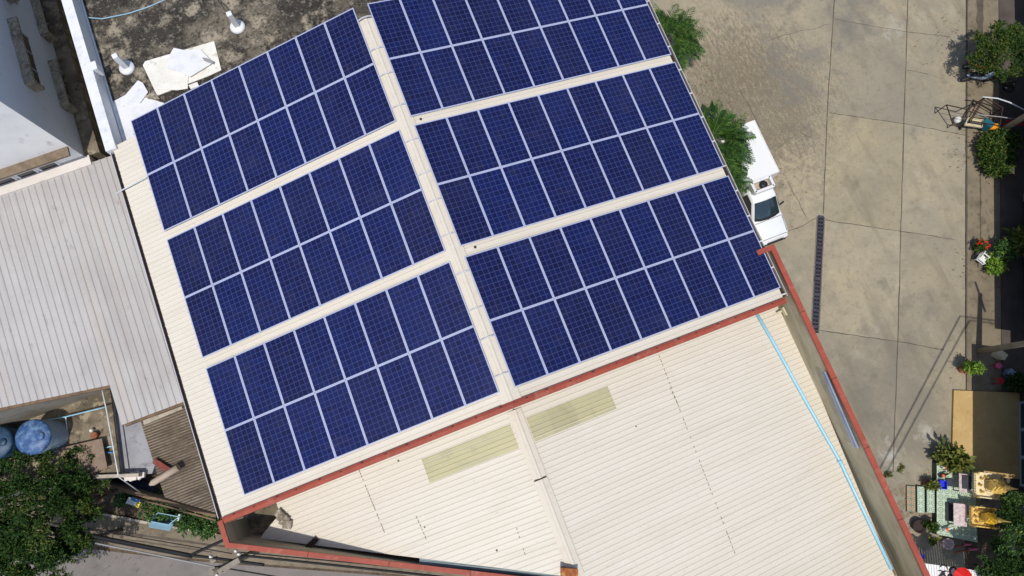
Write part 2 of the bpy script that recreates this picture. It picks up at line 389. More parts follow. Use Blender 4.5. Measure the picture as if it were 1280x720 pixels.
def panel_mat():
    m = bpy.data.materials.new('solar_cells')
    m.use_nodes = True
    n = m.node_tree
    b = n.nodes['Principled BSDF']
    b.inputs['Roughness'].default_value = 0.22
    b.inputs['Specular IOR Level'].default_value = 0.45
    tc = n.nodes.new('ShaderNodeTexCoord')
    sep = n.nodes.new('ShaderNodeSeparateXYZ')
    n.links.new(tc.outputs['Object'], sep.inputs[0])

    def mth(op, a, bb=None):
        q = n.nodes.new('ShaderNodeMath')
        q.operation = op
        for k, v in enumerate((a, bb)):
            if v is None:
                continue
            if isinstance(v, (int, float)):
                q.inputs[k].default_value = v
            else:
                n.links.new(v, q.inputs[k])
        return q.outputs[0]
    CW = 0.158
    ux = mth('ADD', mth('DIVIDE', sep.outputs[0], CW), 30)
    uy = mth('ADD', mth('DIVIDE', sep.outputs[1], CW), 30)
    fx = mth('ABSOLUTE', mth('SUBTRACT', mth('FRACT', ux), 0.5))
    fy = mth('ABSOLUTE', mth('SUBTRACT', mth('FRACT', uy), 0.5))
    grid = mth('GREATER_THAN', mth('MAXIMUM', fx, fy), 0.457)
    # border of back sheet between the cells and the frame
    comb = n.nodes.new('ShaderNodeCombineXYZ')
    n.links.new(mth('FLOOR', ux), comb.inputs[0])
    n.links.new(mth('FLOOR', uy), comb.inputs[1])
    oi = n.nodes.new('ShaderNodeObjectInfo')
    n.links.new(mth('MULTIPLY', oi.outputs['Random'], 57.0), comb.inputs[2])
    wn = n.nodes.new('ShaderNodeTexWhiteNoise')
    n.links.new(comb.outputs[0], wn.inputs['Vector'])
    cr = n.nodes.new('ShaderNodeValToRGB')
    cr.color_ramp.elements[0].color = (0.0052, 0.0066, 0.047, 1)
    cr.color_ramp.elements[1].color = (0.0066, 0.0112, 0.079, 1)
    n.links.new(wn.outputs['Value'], cr.inputs[0])
    # each module has its own tint
    cr2 = n.nodes.new('ShaderNodeValToRGB')
    cr2.color_ramp.elements[0].color = (1.06, 0.86, 0.78, 1)
    cr2.color_ramp.elements[1].color = (0.94, 1.15, 1.20, 1)
    n.links.new(oi.outputs['Random'], cr2.inputs[0])
    mul = n.nodes.new('ShaderNodeMix')
    mul.data_type = 'RGBA'
    mul.blend_type = 'MULTIPLY'
    mul.inputs['Factor'].default_value = 1
    n.links.new(cr.outputs[0], mul.inputs['A'])
    n.links.new(cr2.outputs[0], mul.inputs['B'])
    mx = n.nodes.new('ShaderNodeMix')
    mx.data_type = 'RGBA'
    n.links.new(grid, mx.inputs['Factor'])
    n.links.new(mul.outputs['Result'], mx.inputs['A'])
    mx.inputs['B'].default_value = (0.050, 0.062, 0.19, 1)
    geo = n.nodes.new('ShaderNodeNewGeometry')
    cur = mx.outputs['Result']
    for sc, lo, hi, colr, amt in ((0.7, 0.45, 0.75, (0.034, 0.038, 0.10), 0.22), (2.6, 0.55, 0.75, (0.05, 0.05, 0.085), 0.22)):
        tn = n.nodes.new('ShaderNodeTexNoise')
        tn.inputs['Scale'].default_value = sc
        tn.inputs['Detail'].default_value = 5
        n.links.new(geo.outputs['Position'], tn.inputs['Vector'])
        mr = n.nodes.new('ShaderNodeMapRange')
        mr.inputs['From Min'].default_value = lo
        mr.inputs['From Max'].default_value = hi
        mr.inputs['To Max'].default_value = amt
        n.links.new(tn.outputs[0], mr.inputs['Value'])
        md = n.nodes.new('ShaderNodeMix')
        md.data_type = 'RGBA'
        n.links.new(mr.outputs[0], md.inputs['Factor'])
        n.links.new(cur, md.inputs['A'])
        md.inputs['B'].default_value = (*colr, 1)
        cur = md.outputs['Result']
    n.links.new(cur, b.inputs['Base Color'])
    MATS['solar_cells'] = m


panel_mat()

# ------------------------------------------------------------------ helpers
CM = Matrix.Rotation(CROT[2], 3, 'Z') @ Matrix.Rotation(CROT[1], 3, 'Y') @ Matrix.Rotation(CROT[0], 3, 'X')


def U(px, py, z):
    """real place at height z of a point surveyed from the photograph (1280x720 survey grid)"""
    d = CM @ Vector(((px - 640) / 893.643, -(py - 360) / 893.643, -1.0))
    return CAM + d * ((z - CAM.z) / d.z)


class MB:
    def __init__(s):
        s.v, s.f, s.mi, s.cur, s.sm = [], [], [], 0, []
        s.smooth = False

    def face(s, idx):
        s.f.append(tuple(idx))
        s.mi.append(s.cur)
        s.sm.append(s.smooth)

    def add(s, pts, faces):
        o = len(s.v)
        s.v += [Vector(p) for p in pts]
        for f in faces:
            s.face([o + i for i in f])

    def box(s, c, size, rz=0.0, M=None):
        x, y, z = size[0] / 2, size[1] / 2, size[2] / 2
        pts = [Vector((a * x, b * y, cc * z)) for cc in (-1, 1) for b in (-1, 1) for a in (-1, 1)]
        Rm = Matrix.Rotation(rz, 3, 'Z') if M is None else M
        pts = [Rm @ p + Vector(c) for p in pts]
        s.add(pts, [(0, 2, 3, 1), (4, 5, 7, 6), (0, 1, 5, 4), (2, 6, 7, 3), (0, 4, 6, 2), (1, 3, 7, 5)])

    def prism(s, poly, z0, z1):
        """upright prism on a plan polygon; z1 may be a list"""
        n = len(poly)
        a = sum(poly[i][0] * poly[(i + 1) % n][1] - poly[(i + 1) % n][0] * poly[i][1] for i in range(n))
        if a < 0:
            poly = list(reversed(poly))
            if isinstance(z1, (list, tuple)):
                z1 = list(reversed(z1))
        zt = z1 if isinstance(z1, (list, tuple)) else [z1] * n
        pts = [(p[0], p[1], z0) for p in poly] + [(p[0], p[1], zt[i]) for i, p in enumerate(poly)]
        fs = [tuple(reversed(range(n))), tuple(range(n, 2 * n))]
        fs += [(i, (i + 1) % n, n + (i + 1) % n, n + i) for i in range(n)]
        s.add(pts, fs)

    def bar(s, a, b, wd, ht, up=(0, 0, 1)):
        a, b = Vector(a), Vector(b)
        d = b - a
        L = d.length
        d.normalize()
        up = Vector(up)
        side = d.cross(up)
        if side.length < 1e-4:
            side = d.cross(Vector((1, 0, 0)))
        side.normalize()
        u2 = side.cross(d)
        M = Matrix((d, side, u2)).transposed()
        s.box((a + b) / 2, (L, wd, ht), M=M)

    def tube(s, pts, r, n=8, cap=True):
        pts = [Vector(p) for p in pts]
        rs = r if isinstance(r, (list, tuple)) else [r] * len(pts)
        o = len(s.v)
        prev = None
        sm = s.smooth
        s.smooth = True
        for i, p in enumerate(pts):
            t = (pts[min(i + 1, len(pts) - 1)] - pts[max(i - 1, 0)]).normalized()
            if prev is None:
                a = t.cross(Vector((0, 0, 1)))
                if a.length < 1e-3:
                    a = t.cross(Vector((1, 0, 0)))
            else:
                a = prev - t * prev.dot(t)
            a.normalize()
            prev = a
            b = t.cross(a)
            for k in range(n):
                q = 2 * PI * k / n
                s.v.append(p + (a * math.cos(q) + b * math.sin(q)) * rs[i])
        for i in range(len(pts) - 1):
            for k in range(n):
                s.face((o + i * n + k, o + i * n + (k + 1) % n, o + (i + 1) * n + (k + 1) % n, o + (i + 1) * n + k))
        s.smooth = False
        if cap:
            s.face([o + k for k in reversed(range(n))])
            s.face([o + (len(pts) - 1) * n + k for k in range(n)])
        s.smooth = sm

    def lathe(s, c, prof, n=20):
        c = Vector(c)
        o = len(s.v)
        s2 = s.smooth
        s.smooth = True
        for r, z in prof:
            for k in range(n):
                q = 2 * PI * k / n
                s.v.append(c + Vector((r * math.cos(q), r * math.sin(q), z)))
        for i in range(len(prof) - 1):
            for k in range(n):
                s.face((o + i * n + k, o + i * n + (k + 1) % n, o + (i + 1) * n + (k + 1) % n, o + (i + 1) * n + k))
        s.smooth = False
        s.face([o + k for k in reversed(range(n))])
        s.face([o + (len(prof) - 1) * n + k for k in range(n)])
        s.smooth = s2

    def build(s, name, mats, parent=None, smooth_angle=None):
        me = bpy.data.meshes.new(name)
        off = Vector((0, 0, 0))
        if parent is not None:
            off = world_loc(parent)
        me.from_pydata([v - off for v in s.v], [], s.f)
        if not isinstance(mats, (list, tuple)):
            mats = [mats]
        for m in mats:
            me.materials.append(MATS[m])
        for i, p in enumerate(me.polygons):
            p.material_index = s.mi[i]
            p.use_smooth = s.sm[i]
        me.update()
        o = bpy.data.objects.new(name, me)
        COL.objects.link(o)
        if parent is not None:
            o.parent = parent
        return o


def world_loc(o):
    v = Vector((0, 0, 0))
    while o is not None:
        v += o.location
        o = o.parent
    return v


def thing(name, label, cat, loc, group=None):
    o = bpy.data.objects.new(name, None)
    o.empty_display_size = 0.3
    COL.objects.link(o)
    o.location = loc
    return tag(o, label, cat, group)


def tag(o, label, cat, group=None, kind=None):
    o['label'] = label
    o['category'] = cat
    if group:
        o['group'] = group
    if kind:
        o['kind'] = kind
    return o


def struct(name, mb, m):
    o = mb.build(name, m)
    o['kind'] = 'structure'
    return o


def solo(name, mb, m, label, cat, group=None):
    """a thing that is one mesh; its origin goes to its base"""
    lo = Vector((sum(v.x for v in mb.v) / len(mb.v), sum(v.y for v in mb.v) / len(mb.v), min(v.z for v in mb.v)))
    mb.v = [v - lo for v in mb.v]
    o = mb.build(name, m)
    o.location = lo
    return tag(o, label, cat, group)


def copy_tree(o, parent=None):
    c = o.copy()
    COL.objects.link(c)
    c.parent = parent
    for ch in list(o.children):
        copy_tree(ch, c)
    return c


def corrugated(mb, P, v0, v1, pitch, u0, u1, prof):
    """ribbed sheet: P(u, v, h) gives the point; ribs run along u; prof = [(fraction of pitch, height)]"""
    n = max(1, int(round((v1 - v0) / pitch)))
    pitch = (v1 - v0) / n
    o = len(mb.v)
    c = 0
    rows = []
    for i in range(n):
        for fr, h in prof:
            rows.append((v0 + (i + fr) * pitch, h))
    rows.append((v1, prof[0][1]))
    for v, h in rows:
        a, b = u0(v), u1(v)
        if b < a:
            b = a
        mb.v.append(Vector(P(a, v, h)))
        mb.v.append(Vector(P(b, v, h)))
    for i in range(len(rows) - 1):
        mb.face((o + 2 * i, o + 2 * i + 1, o + 2 * i + 3, o + 2 * i + 2))


def leaf(mb, c, d, up, L, W):
    """a bent, pointed leaf: four faces"""
    side = d.cross(up)
    if side.length < 1e-3:
        side = Vector((1, 0, 0))
    side.normalize()
    m = c + d * (L * 0.5) + up * (L * 0.08)
    e = c + d * L - up * (L * 0.12)
    mb.add([c, m + side * W * 0.5, e, m - side * W * 0.5], [(0, 1, 2), (0, 2, 3)])


def rnd_dir(zmin=-1.0):
    while True:
        v = Vector((random.uniform(-1, 1), random.uniform(-1, 1), random.uniform(-1, 1)))
        if 0.05 < v.length < 1 and v.z / v.length >= zmin:
            return v.normalized()


def crown(mb, clumps, n, L, W, gap=0.0, mats=(0,)):
    """sprays of leaves spread in the volume of ellipsoid clumps (cx,cy,cz,rx,ry,rz)"""
    vol = [(c[3] * c[4] * c[5]) ** 0.67 for c in clumps]
    tot = sum(vol)
    keep = mb.cur
    for c, vv in zip(clumps, vol):
        mb.cur = random.choice(mats) + keep
        for k in range(int(n * vv / tot)):
            d = rnd_dir(-0.5)
            rr = random.random() ** 0.5
            p = Vector((c[0] + d.x * c[3] * rr, c[1] + d.y * c[4] * rr, c[2] + d.z * c[5] * rr))
            if gap and mnoise.noise(p * 2.1) < gap - 0.30:
                continue
            # a twig end: leaves fan out from it
            ax_ = (d * 0.8 + rnd_dir(-0.2) * 0.7).normalized()
            for q in range(4):
                dd = (ax_ * 0.7 + rnd_dir(-0.5) * 0.8).normalized()
                up = (Vector((0, 0, 1)) + rnd_dir() * 0.9).normalized()
                l = L * random.uniform(0.55, 1.25)
                leaf(mb, p + ax_ * L * random.uniform(-.6, .6) + rnd_dir() * L * 0.15, dd, up, l, W * l / L)
    mb.cur = keep


def frond(mb, base, az, el, L, droop, wd=0.32, n=16):
    """feather palm leaf: a rachis with leaflets both sides"""
    d = Vector((math.cos(az) * math.cos(el), math.sin(az) * math.cos(el), math.sin(el)))
    p = Vector(base)
    step = L / n
    pts = [p.copy()]
    for i in range(n):
        d = (d + Vector((0, 0, -droop / n))).normalized()
        p = p + d * step
        pts.append(p.copy())
        side = d.cross(Vector((0, 0, 1)))
        if side.length < 1e-3:
            side = Vector((math.sin(az), -math.cos(az), 0))
        side.normalize()
        t = (i + 1) / n
        l = wd * math.sin(PI * min(1, 0.18 + 0.80 * t)) * random.uniform(0.85, 1.15) + 0.05
        for sg in (-1, 1):
            dd = (side * sg + d * 0.75 + Vector((0, 0, -0.15 + 0.25 * random.random()))).normalized()
            leaf(mb, p, dd, Vector((0, 0, 1)), l, 0.055)
    mb.tube(pts, [0.018 * (1 - 0.8 * i / n) for i in range(n + 1)], 4, cap=False)


def ordinal(k):
    return ['first', 'second', 'third', 'fourth', 'fifth', 'sixth', 'seventh', 'eighth', 'ninth', 'tenth', 'eleventh', 'twelfth'][k]

# ------------------------------------------------------------------ the ground
def plan(mb, pts, z):
    a = sum(pts[i][0] * pts[(i + 1) % len(pts)][1] - pts[(i + 1) % len(pts)][0] * pts[i][1] for i in range(len(pts)))
    if a < 0:
        pts = list(reversed(pts))
    mb.add([(p[0], p[1], z) for p in pts], [tuple(range(len(pts)))])


def UG(px, py, z=0.0):
    p = U(px, py, z)
    return (p.x, p.y)


D = Vector((0.476, 0.8795, 0))       # direction of the lane on the right
E_ = Vector((0.8795, -0.476, 0))     # across it, away from the building
K = Vector((23.54, -16.74, 0))       # a point on the kerb line


def KP(s, t, z=0.0):
    p = K + D * s + E_ * t
    return Vector((p.x, p.y, z))


g = MB()
plan(g, [(-400, -400), (400, -400), (400, 400), (-400, 400)], 0.0)
struct('ground', g, 'soil')

g = MB()
a, b = KP(-29, 0), KP(60, 0)
plan(g, [(8.0, -43.5), (a.x, a.y), (b.x, b.y), (8.0, 60)], 0.004)
drive = struct('driveway', g, 'concrete_drive')

# slabs poured at other times
for nm, mt, q in (('driveway_slab', 'slab_warm', [(1036, 141), (1131, 155), (1126, 289), (1029, 275)]),
                  ('driveway_slab', 'slab_pale', [(1131, 155), (1206, 169), (1206, 301), (1126, 289)]),
                  ('driveway_slab', 'slab_grey', [(1043, 24), (1133, 40), (1131, 155), (1036, 141)]),
                  ('driveway_slab', 'slab_pale', [(1029, 275), (1126, 289), (1122, 427), (1020, 412)]),
                  ('driveway_slab', 'slab_grey', [(1020, 413), (1122, 427), (1116, 592), (1085, 585)])):
    g = MB()
    plan(g, [UG(*p) for p in q], 0.0075)
    struct(nm, g, mt)

# joints and cracks: thin sunken-looking strips of dark filler
j = MB()


def strip(mb, pts, wd, z, wob=0.0, n=14):
    out = []
    for i in range(len(pts) - 1):
        a, b = Vector((*pts[i], 0)), Vector((*pts[i + 1], 0))
        for k in range(n):
            out.append(a.lerp(b, k / n))
    out.append(Vector((*pts[-1], 0)))
    for i in range(len(out)):
        out[i] += Vector((mnoise.noise(out[i] * 1.7), mnoise.noise(out[i] * 1.7 + Vector((9, 3, 0))), 0)) * wob
    o = len(mb.v)
    for i, p in enumerate(out):
        t = (out[min(i + 1, len(out) - 1)] - out[max(i - 1, 0)]).normalized()
        s = Vector((-t.y, t.x, 0)) * wd * 0.5 * (1 + 0.7 * mnoise.noise(p * 2.3) * (1 if wob else 0))
        mb.v.append(Vector((p.x + s.x, p.y + s.y, z)))
        mb.v.append(Vector((p.x - s.x, p.y - s.y, z)))
    for i in range(len(out) - 1):
        mb.face((o + 2 * i, o + 2 * i + 1, o + 2 * i + 3, o + 2 * i + 2))


for pts, wd, wob in [
        ([(1044, -20), (1034, 140), (1029, 268)], 0.045, 0.03),
        ([(1018, 420), (1010, 470)], 0.05, 0.03),
        ([(1135.5, -20), (1129, 180), (1122, 430), (1116, 590)], 0.05, 0.03),
        ([(1043, 24), (1133, 40), (1188, 46)], 0.03, 0.04),
        ([(1036, 141), (1131, 155), (1212, 170)], 0.035, 0.04),
        ([(1030, 275), (1126, 289), (1192, 299)], 0.035, 0.04),
        ([(1020, 412), (1122, 427), (1180, 437)], 0.04, 0.04),
        ([(985, 290), (1022, 272)], 0.03, 0.06),
        ([(985, 228), (1008, 272)], 0.03, 0.06),
        ([(925, 112), (950, 160)], 0.03, 0.08),
        ([(968, 188), (1000, 165), (1016, 172)], 0.025, 0.12),
        ([(960, 50), (1036, 30)], 0.02, 0.12),
        ([(1134, 88), (1160, 92)], 0.03, 0.05)]:
    strip(j, [UG(*p) for p in pts], wd, 0.010, wob)
struct('driveway_joints', j, 'joint')

# strip beyond the kerb line, terraces and the yard of the houses
g = MB()
a, b, c, d = KP(-9.3, 0.02), KP(45, 0.02), KP(45, 1.75), KP(-9.3, 1.75)
g.prism([(p.x, p.y) for p in (a, b, c, d)], -0.2, 0.07)
struct('verge', g, 'verge')
g = MB()
strip(g, [KP(-2.0, 0.0)[:2], KP(40, 0.0)[:2]], 0.07, 0.076, 0.01, 60)
strip(g, [KP(4.2, 0.72)[:2], KP(10.5, 0.72)[:2]], 0.07, 0.078, 0.03, 20)
strip(g, [KP(14.6, 0.66)[:2], KP(22, 0.80)[:2]], 0.32, 0.078, 0.08, 30)
struct('side_drain', g, 'joint')
g = MB()
a, b, c, d = KP(-40, 1.76), KP(60, 1.76), KP(60, 12), KP(-40, 12)
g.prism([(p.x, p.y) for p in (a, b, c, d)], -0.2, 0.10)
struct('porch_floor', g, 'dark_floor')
g = MB()
q = [UG(1190, 488), UG(1290, 492), UG(1290, 600), UG(1187, 592)]
g.prism(q, -0.1, 0.16)
struct('terrace', g, 'tan_floor')

# left: pavement and street
g = MB()
P1 = [UG(95, 636, .12), UG(180, 651, .12), UG(275, 668, .12), UG(420, 690, .12), UG(700, 732, .12)]
P2 = [UG(700, 752, .12), UG(500, 718, .12), UG(300, 703, .12), UG(225, 697, .12), UG(90, 679, .12), UG(-60, 664, .12)]
g.prism(P1 + P2 + [UG(-60, 620, .12)], -0.2, 0.12)
struct('pavement', g, 'pavement')
g = MB()
strip(g, [UG(112, 639, .13), UG(180, 653, .13), UG(270, 668, .13)], 0.10, 0.128, 0.02)
struct('pavement_edge', g, 'pale_frame')
g = MB()
strip(g, [UG(100, 660, .13), UG(180, 670, .13), UG(270, 682, .13), UG(420, 697, .13)], 0.09, 0.127, 0.03)
strip(g, [UG(110, 668, .13), UG(190, 679, .13), UG(265, 690, .13)], 0.05, 0.127, 0.03)
struct('pavement_cracks', g, 'joint')
g = MB()
plan(g, [(-80, 2), UG(-60, 668), UG(90, 683), UG(225, 700), UG(300, 706), UG(500, 721), UG(700, 755), (-4, -60), (-80, -60)], 0.004)
struct('street', g, 'asphalt')

# ------------------------------------------------------------------ the main building with the ribbed roofs
TAN = math.tan(R(13.22))
ZR = 16.27          # rib base at the ridge of the upper roof
ZL = 15.10          # the lower roof


def URoof(px, py, z0):
    p = U(px, py, z0)
    for _ in range(12):
        p = U(px, py, z0 - abs(p.x) * TAN)
    return p


main = thing('warehouse', 'large building whose cream ribbed roof carries the solar panels', 'building', (0, -9, 0))
# outline of the walls
CZ = 14.30
cA = U(275.5, 654.5, CZ)
cB = U(284, 681.5, CZ)
cC = U(605, 718.5, CZ)
dirF = (cC - cB).normalized()
xr = 9.43
cE = cB + dirF * ((xr - cB.x) / dirF.x)
cG = Vector((xr, -11.18, CZ))
wl = MB()
wl.prism([(-8.75, -0.6), (8.8, -0.6), (8.8, -12.72), (-8.75, -12.72)], 0, 13.9)
# gable: pentagon under the upper roof
pts = []
for y in (-0.6, -12.72):
    pts += [(-8.7, y, 13.85), (8.75, y, 13.85), (8.75, y, ZR - 8.75 * TAN - 0.05), (0, y, ZR - 0.05), (-8.7, y, ZR - 8.7 * TAN - 0.05)]
wl.add(pts, [(0, 1, 2, 3, 4), (9, 8, 7, 6, 5), (1, 6, 7, 2), (4, 9, 5, 0)])
foot = [(cA.x, -12.72), (cB.x, cB.y), (cE.x, cE.y), (xr + 0.05, cG.y), (8.8, cG.y), (8.8, -12.72)]
wl.prism(foot, 0, 12.5)
wl.build('wall', 'wall_render', main)
dk = MB()
dk.prism([(cA.x + .1, -12.74), (cB.x + .1, cB.y + .05), (cE.x - .1, cE.y + .1), (xr - .1, cG.y - .05), (8.82, cG.y - .05), (8.82, -12.74)], 12.503, 12.56)
dk.build('gutter_floor', 'deck_concrete', main)


def parapet(mb, a, b, wd, z0, z1, s=0.0, e=0.0):
    d = (b - a).normalized()
    a = a - d * s
    b = b + d * e
    n = Vector((-d.y, d.x, 0)) * wd / 2
    mb.prism([(a + n)[:2], (b + n)[:2], (b - n)[:2], (a - n)[:2]], z0, z1)


pw = MB()
parapet(pw, cA, cB, 0.13, 12.57, CZ - .08, -0.05, 0)
parapet(pw, cB, cE, 0.13, 12.57, CZ - .08, 0, 0)
parapet(pw, Vector((xr, cE.y, 0)), cG, 0.18, 12.57, CZ - .08)
parapet(pw, Vector((8.83, cG.y, 0)), cG, 0.16, 12.57, CZ - .083, 0, -0.1)
pw.build('parapet', 'parapet_inner', main)


def mitred(mb, pts, wd, z0, z1):
    n = len(pts)
    L, Rr = [], []
    for i, p in enumerate(pts):
        d1 = (pts[i] - pts[i - 1]).normalized() if i else (pts[1] - pts[0]).normalized()
        d2 = (pts[i + 1] - pts[i]).normalized() if i < n - 1 else d1
        n1 = Vector((-d1.y, d1.x, 0))
        n2 = Vector((-d2.y, d2.x, 0))
        m = (n1 + n2).normalized()
        m = m * (wd / 2 / max(0.3, m.dot(n1)))
        L.append(p + m)
        Rr.append(p - m)
    poly = [(p.x, p.y) for p in L] + [(p.x, p.y) for p in reversed(Rr)]
    o = len(mb.v)
    N = 2 * n
    for z in (z0, z1):
        for p in L + Rr:
            mb.v.append(Vector((p.x, p.y, z)))
    for i in range(n - 1):
        mb.face((o + N + i, o + N + n + i, o + N + n + i + 1, o + N + i + 1))
        mb.face((o + i, o + i + 1, o + n + i + 1, o + n + i))
        mb.face((o + i, o + N + i, o + N + i + 1, o + i + 1))
        mb.face((o + n + i, o + n + i + 1, o + N + n + i + 1, o + N + n + i))
    for i in (0, n - 1):
        mb.face((o + i, o + n + i, o + N + n + i, o + N + i))


cp = MB()
mitred(cp, [Vector((p.x, p.y, 0)) for p in (cA + Vector((0, 0.08, 0)), cB, cE)], 0.145, CZ - .078, CZ)
cp.cur = 1
for k in range(1, 9):
    c_ = cB + dirF * (k * 2.35)
    cp.box((c_.x, c_.y, CZ + .001), (.022, .15, .006), rz=math.atan2(dirF.y, dirF.x))
cp.build('front_coping', ['red_paint', 'red_joint'], main)
cp = MB()
mitred(cp, [Vector((xr, cE.y + .1, 0)), Vector((xr, cG.y, 0)), Vector((8.9, cG.y - 0.005, 0))], 0.165, CZ - .075, CZ + .003)
cp.cur = 1
for k in range(1, 6):
    cp.box((xr, cG.y - k * 2.2, CZ + .004), (.17, .022, .006))
cp.build('side_coping', ['red_paint', 'red_joint'], main)
# flashing along the edge between the two roofs
fl = MB()
YF = -12.86
for sg, xe in ((-1, 9.02), (1, 9.14)):
    o = len(fl.v)
    for x in (0.0, xe):
        z = ZR + 0.07 - x * TAN
        for yy, dz in ((YF + .09, -.02), (YF + .09, 0.03), (YF + .02, 0.055), (YF - .09, 0.03), (YF - .09, -0.30)):
            fl.v.append(Vector((sg * x, yy, z + dz)))
    for k in range(4):
        q = (o + k, o + k + 1, o + 5 + k + 1, o + 5 + k)
        fl.face(q if sg < 0 else tuple(reversed(q)))
    fl.face((o + 5, o + 6, o + 7, o + 8, o + 9))
sc = fl
fl.cur = 1
for k in range(26):
    x = -8.6 + k * 0.69 + random.uniform(-.05, .05)
    sc.box((x, YF + 0.06 - .02 * (k % 2), ZR + 0.115 - abs(x) * TAN), (0.09, 0.03, 0.012))
fl.build('flashing', ['red_paint', 'gutter_dark'], main)

PROF = [(0.0, 0.0), (0.66, 0.0), (0.77, 0.0135), (0.87, 0.0135)]


def main_P(sg, z0):
    return lambda u, v, h: (sg * u, v, z0 - u * TAN + h)


for sg, xe in ((-1, 9.05), (1, 9.12)):
    rf = MB()
    corrugated(rf, main_P(sg, ZR), -12.76, -0.46, 0.155, lambda v: 0.02, lambda v, xe=xe: xe + 0.012 * mnoise.noise(Vector((v * 9, 0, 0))), PROF)
    rf.build('roof_sheet', 'cream_sheet', main)
# underside board of the upper roof
ub = MB()
for sg, xe in ((-1, 9.0), (1, 9.07)):
    ub.add([(0, -0.48, ZR - .03), (sg * xe, -0.48, ZR - .03 - xe * TAN), (sg * xe, -12.74, ZR - .03 - xe * TAN), (0, -12.74, ZR - .03)], [(0, 1, 2, 3)])
ub.build('roof_underside', 'cream_cap', main)


def ridge_cap(mb, x0, wd, y0, y1, z0):
    """folded cap with two wings and a rounded middle"""
    prof = [(-wd, -wd * TAN + 0.032), (-wd, -wd * TAN + 0.045), (-0.07, 0.035), (-0.035, 0.062), (0.035, 0.062), (0.07, 0.035), (wd, -wd * TAN + 0.045), (wd, -wd * TAN + 0.032)]
    o = len(mb.v)
    for y in (y0, y1):
        for x, z in prof:
            mb.v.append(Vector((x0 + x, y, z0 + z)))
    n = len(prof)
    for k in range(n - 1):
        mb.face((o + k, o + n + k, o + n + k + 1, o + k + 1))


rc = MB()
yy = -0.47
while yy > -12.7:
    y2 = max(yy - 2.42, -12.76)
    ridge_cap(rc, 0, 0.29, yy, y2 - 0.03, ZR + (0.004 if int(-yy / 2.4) % 2 else 0))
    yy = y2
rc.build('ridge_cap', 'cream_cap', main)

# lower roof --------------------------------------------------------------
L1, L2, L3 = URoof(346, 630, ZL), URoof(350, 642, ZL), URoof(329, 667, ZL)
F1, F2 = URoof(390, 681, ZL), URoof(600, 707, ZL)
R1, R2 = URoof(976.5, 378, ZL), URoof(1118, 720, ZL)
slopeF = (F2.y - F1.y) / (F2.x - F1.x)


def low_left(v):
    if v > L2.y:
        t = (v - L1.y) / (L2.y - L1.y)
        return -(L1.x + (L2.x - L1.x) * t)
    if v > L3.y:
        t = (v - L2.y) / (L3.y - L2.y)
        return -(L2.x + (L3.x - L2.x) * t)
    return max(0.0, -(F1.x + (v - F1.y) / slopeF))


def low_right(v):
    t = (v - R1.y) / (R2.y - R1.y)
    return R1.x + (R2.x - R1.x) * t


xF0 = F1.y + (0 - F1.x) * slopeF
rf = MB()
corrugated(rf, main_P(-1, ZL), xF0, -12.82, 0.155, lambda v: 0.02, low_left, PROF)
rf.build('lower_roof_sheet', 'cream_sheet', main)
rf = MB()


def low_r0(v):
    return max(0.02, F1.x + (v - F1.y) / slopeF) if v < xF0 else 0.02


corrugated(rf, main_P(1, ZL), -22.3, -12.82, 0.155, low_r0, low_right, PROF)
lower_right = rf
# wall plate and purlin ends below the lower sheet
pp = MB()
for sg in (-1, 1):
    e = 6.9 if sg < 0 else 8.2
    pp.add([(0, -12.8, ZL - .06), (sg * e, -12.8, ZL - .06 - e * TAN), (sg * e, -13.9, ZL - .06 - e * TAN), (0, -17.0, ZL - .06)], [(0, 1, 2, 3)])
pp.build('lower_roof_underside', 'cream_cap', main)
rc = MB()
ridge_cap(rc, 0.0, 0.21, -12.98, -15.02, ZL + .006)
ridge_cap(rc, 0.0, 0.21, -15.06, xF0 + .02, ZL)
rc.build('lower_ridge_cap', 'cream_cap', main)
gap = MB()
gap.box((0, -15.04, ZL + .058), (0.36, 0.035, 0.012))
gap.build('cap_gap', 'gutter_dark', main)
# screws in rows and lapped sheet ends
sw = lower_right
sw.cur = 1
for (p0, p1, n, half) in [((449, 588), (480, 664), 20, .03), ((521, 647), (532, 672), 6, .035), ((646, 661), (656, 692), 7, .03), ((822, 440), (918, 690), 44, .026),
                          ((838, 486), (846, 503), 4, .02)]:
    a, b = URoof(*p0, ZL), URoof(*p1, ZL)
    for k in range(n):
        p = a.lerp(b, k / (n - 1))
        if random.random() < .12:
            continue
        z = ZL - abs(p.x) * TAN
        sw.box((p.x, p.y, z + .010), (0.014, 0.085 * random.uniform(.6, 1.2), 0.018))
lower_right.build('lower_roof_sheet', ['cream_sheet', 'screw'], main)
# translucent sheets
for q in ([(528, 577), (645, 532.5), (652, 553), (539, 607)], [(654, 528), (761, 487), (769, 513), (663, 557)]):
    P = [URoof(x, y, ZL) for x, y in q]
    sg = -1 if P[0].x < -1 else 1
    y0 = min(p.y for p in P)
    y1 = max(p.y for p in P)
    ks = MB()
    u_a = 0.25
    u_b = max(abs(p.x) for p in P)
    corrugated(ks, main_P(sg, ZL + .012), -13.32 - 0.155 * 4.6, -13.32, 0.155, lambda v: u_a, lambda v: u_b, PROF)
    ks.build('skylight_sheet', 'skylight', main)

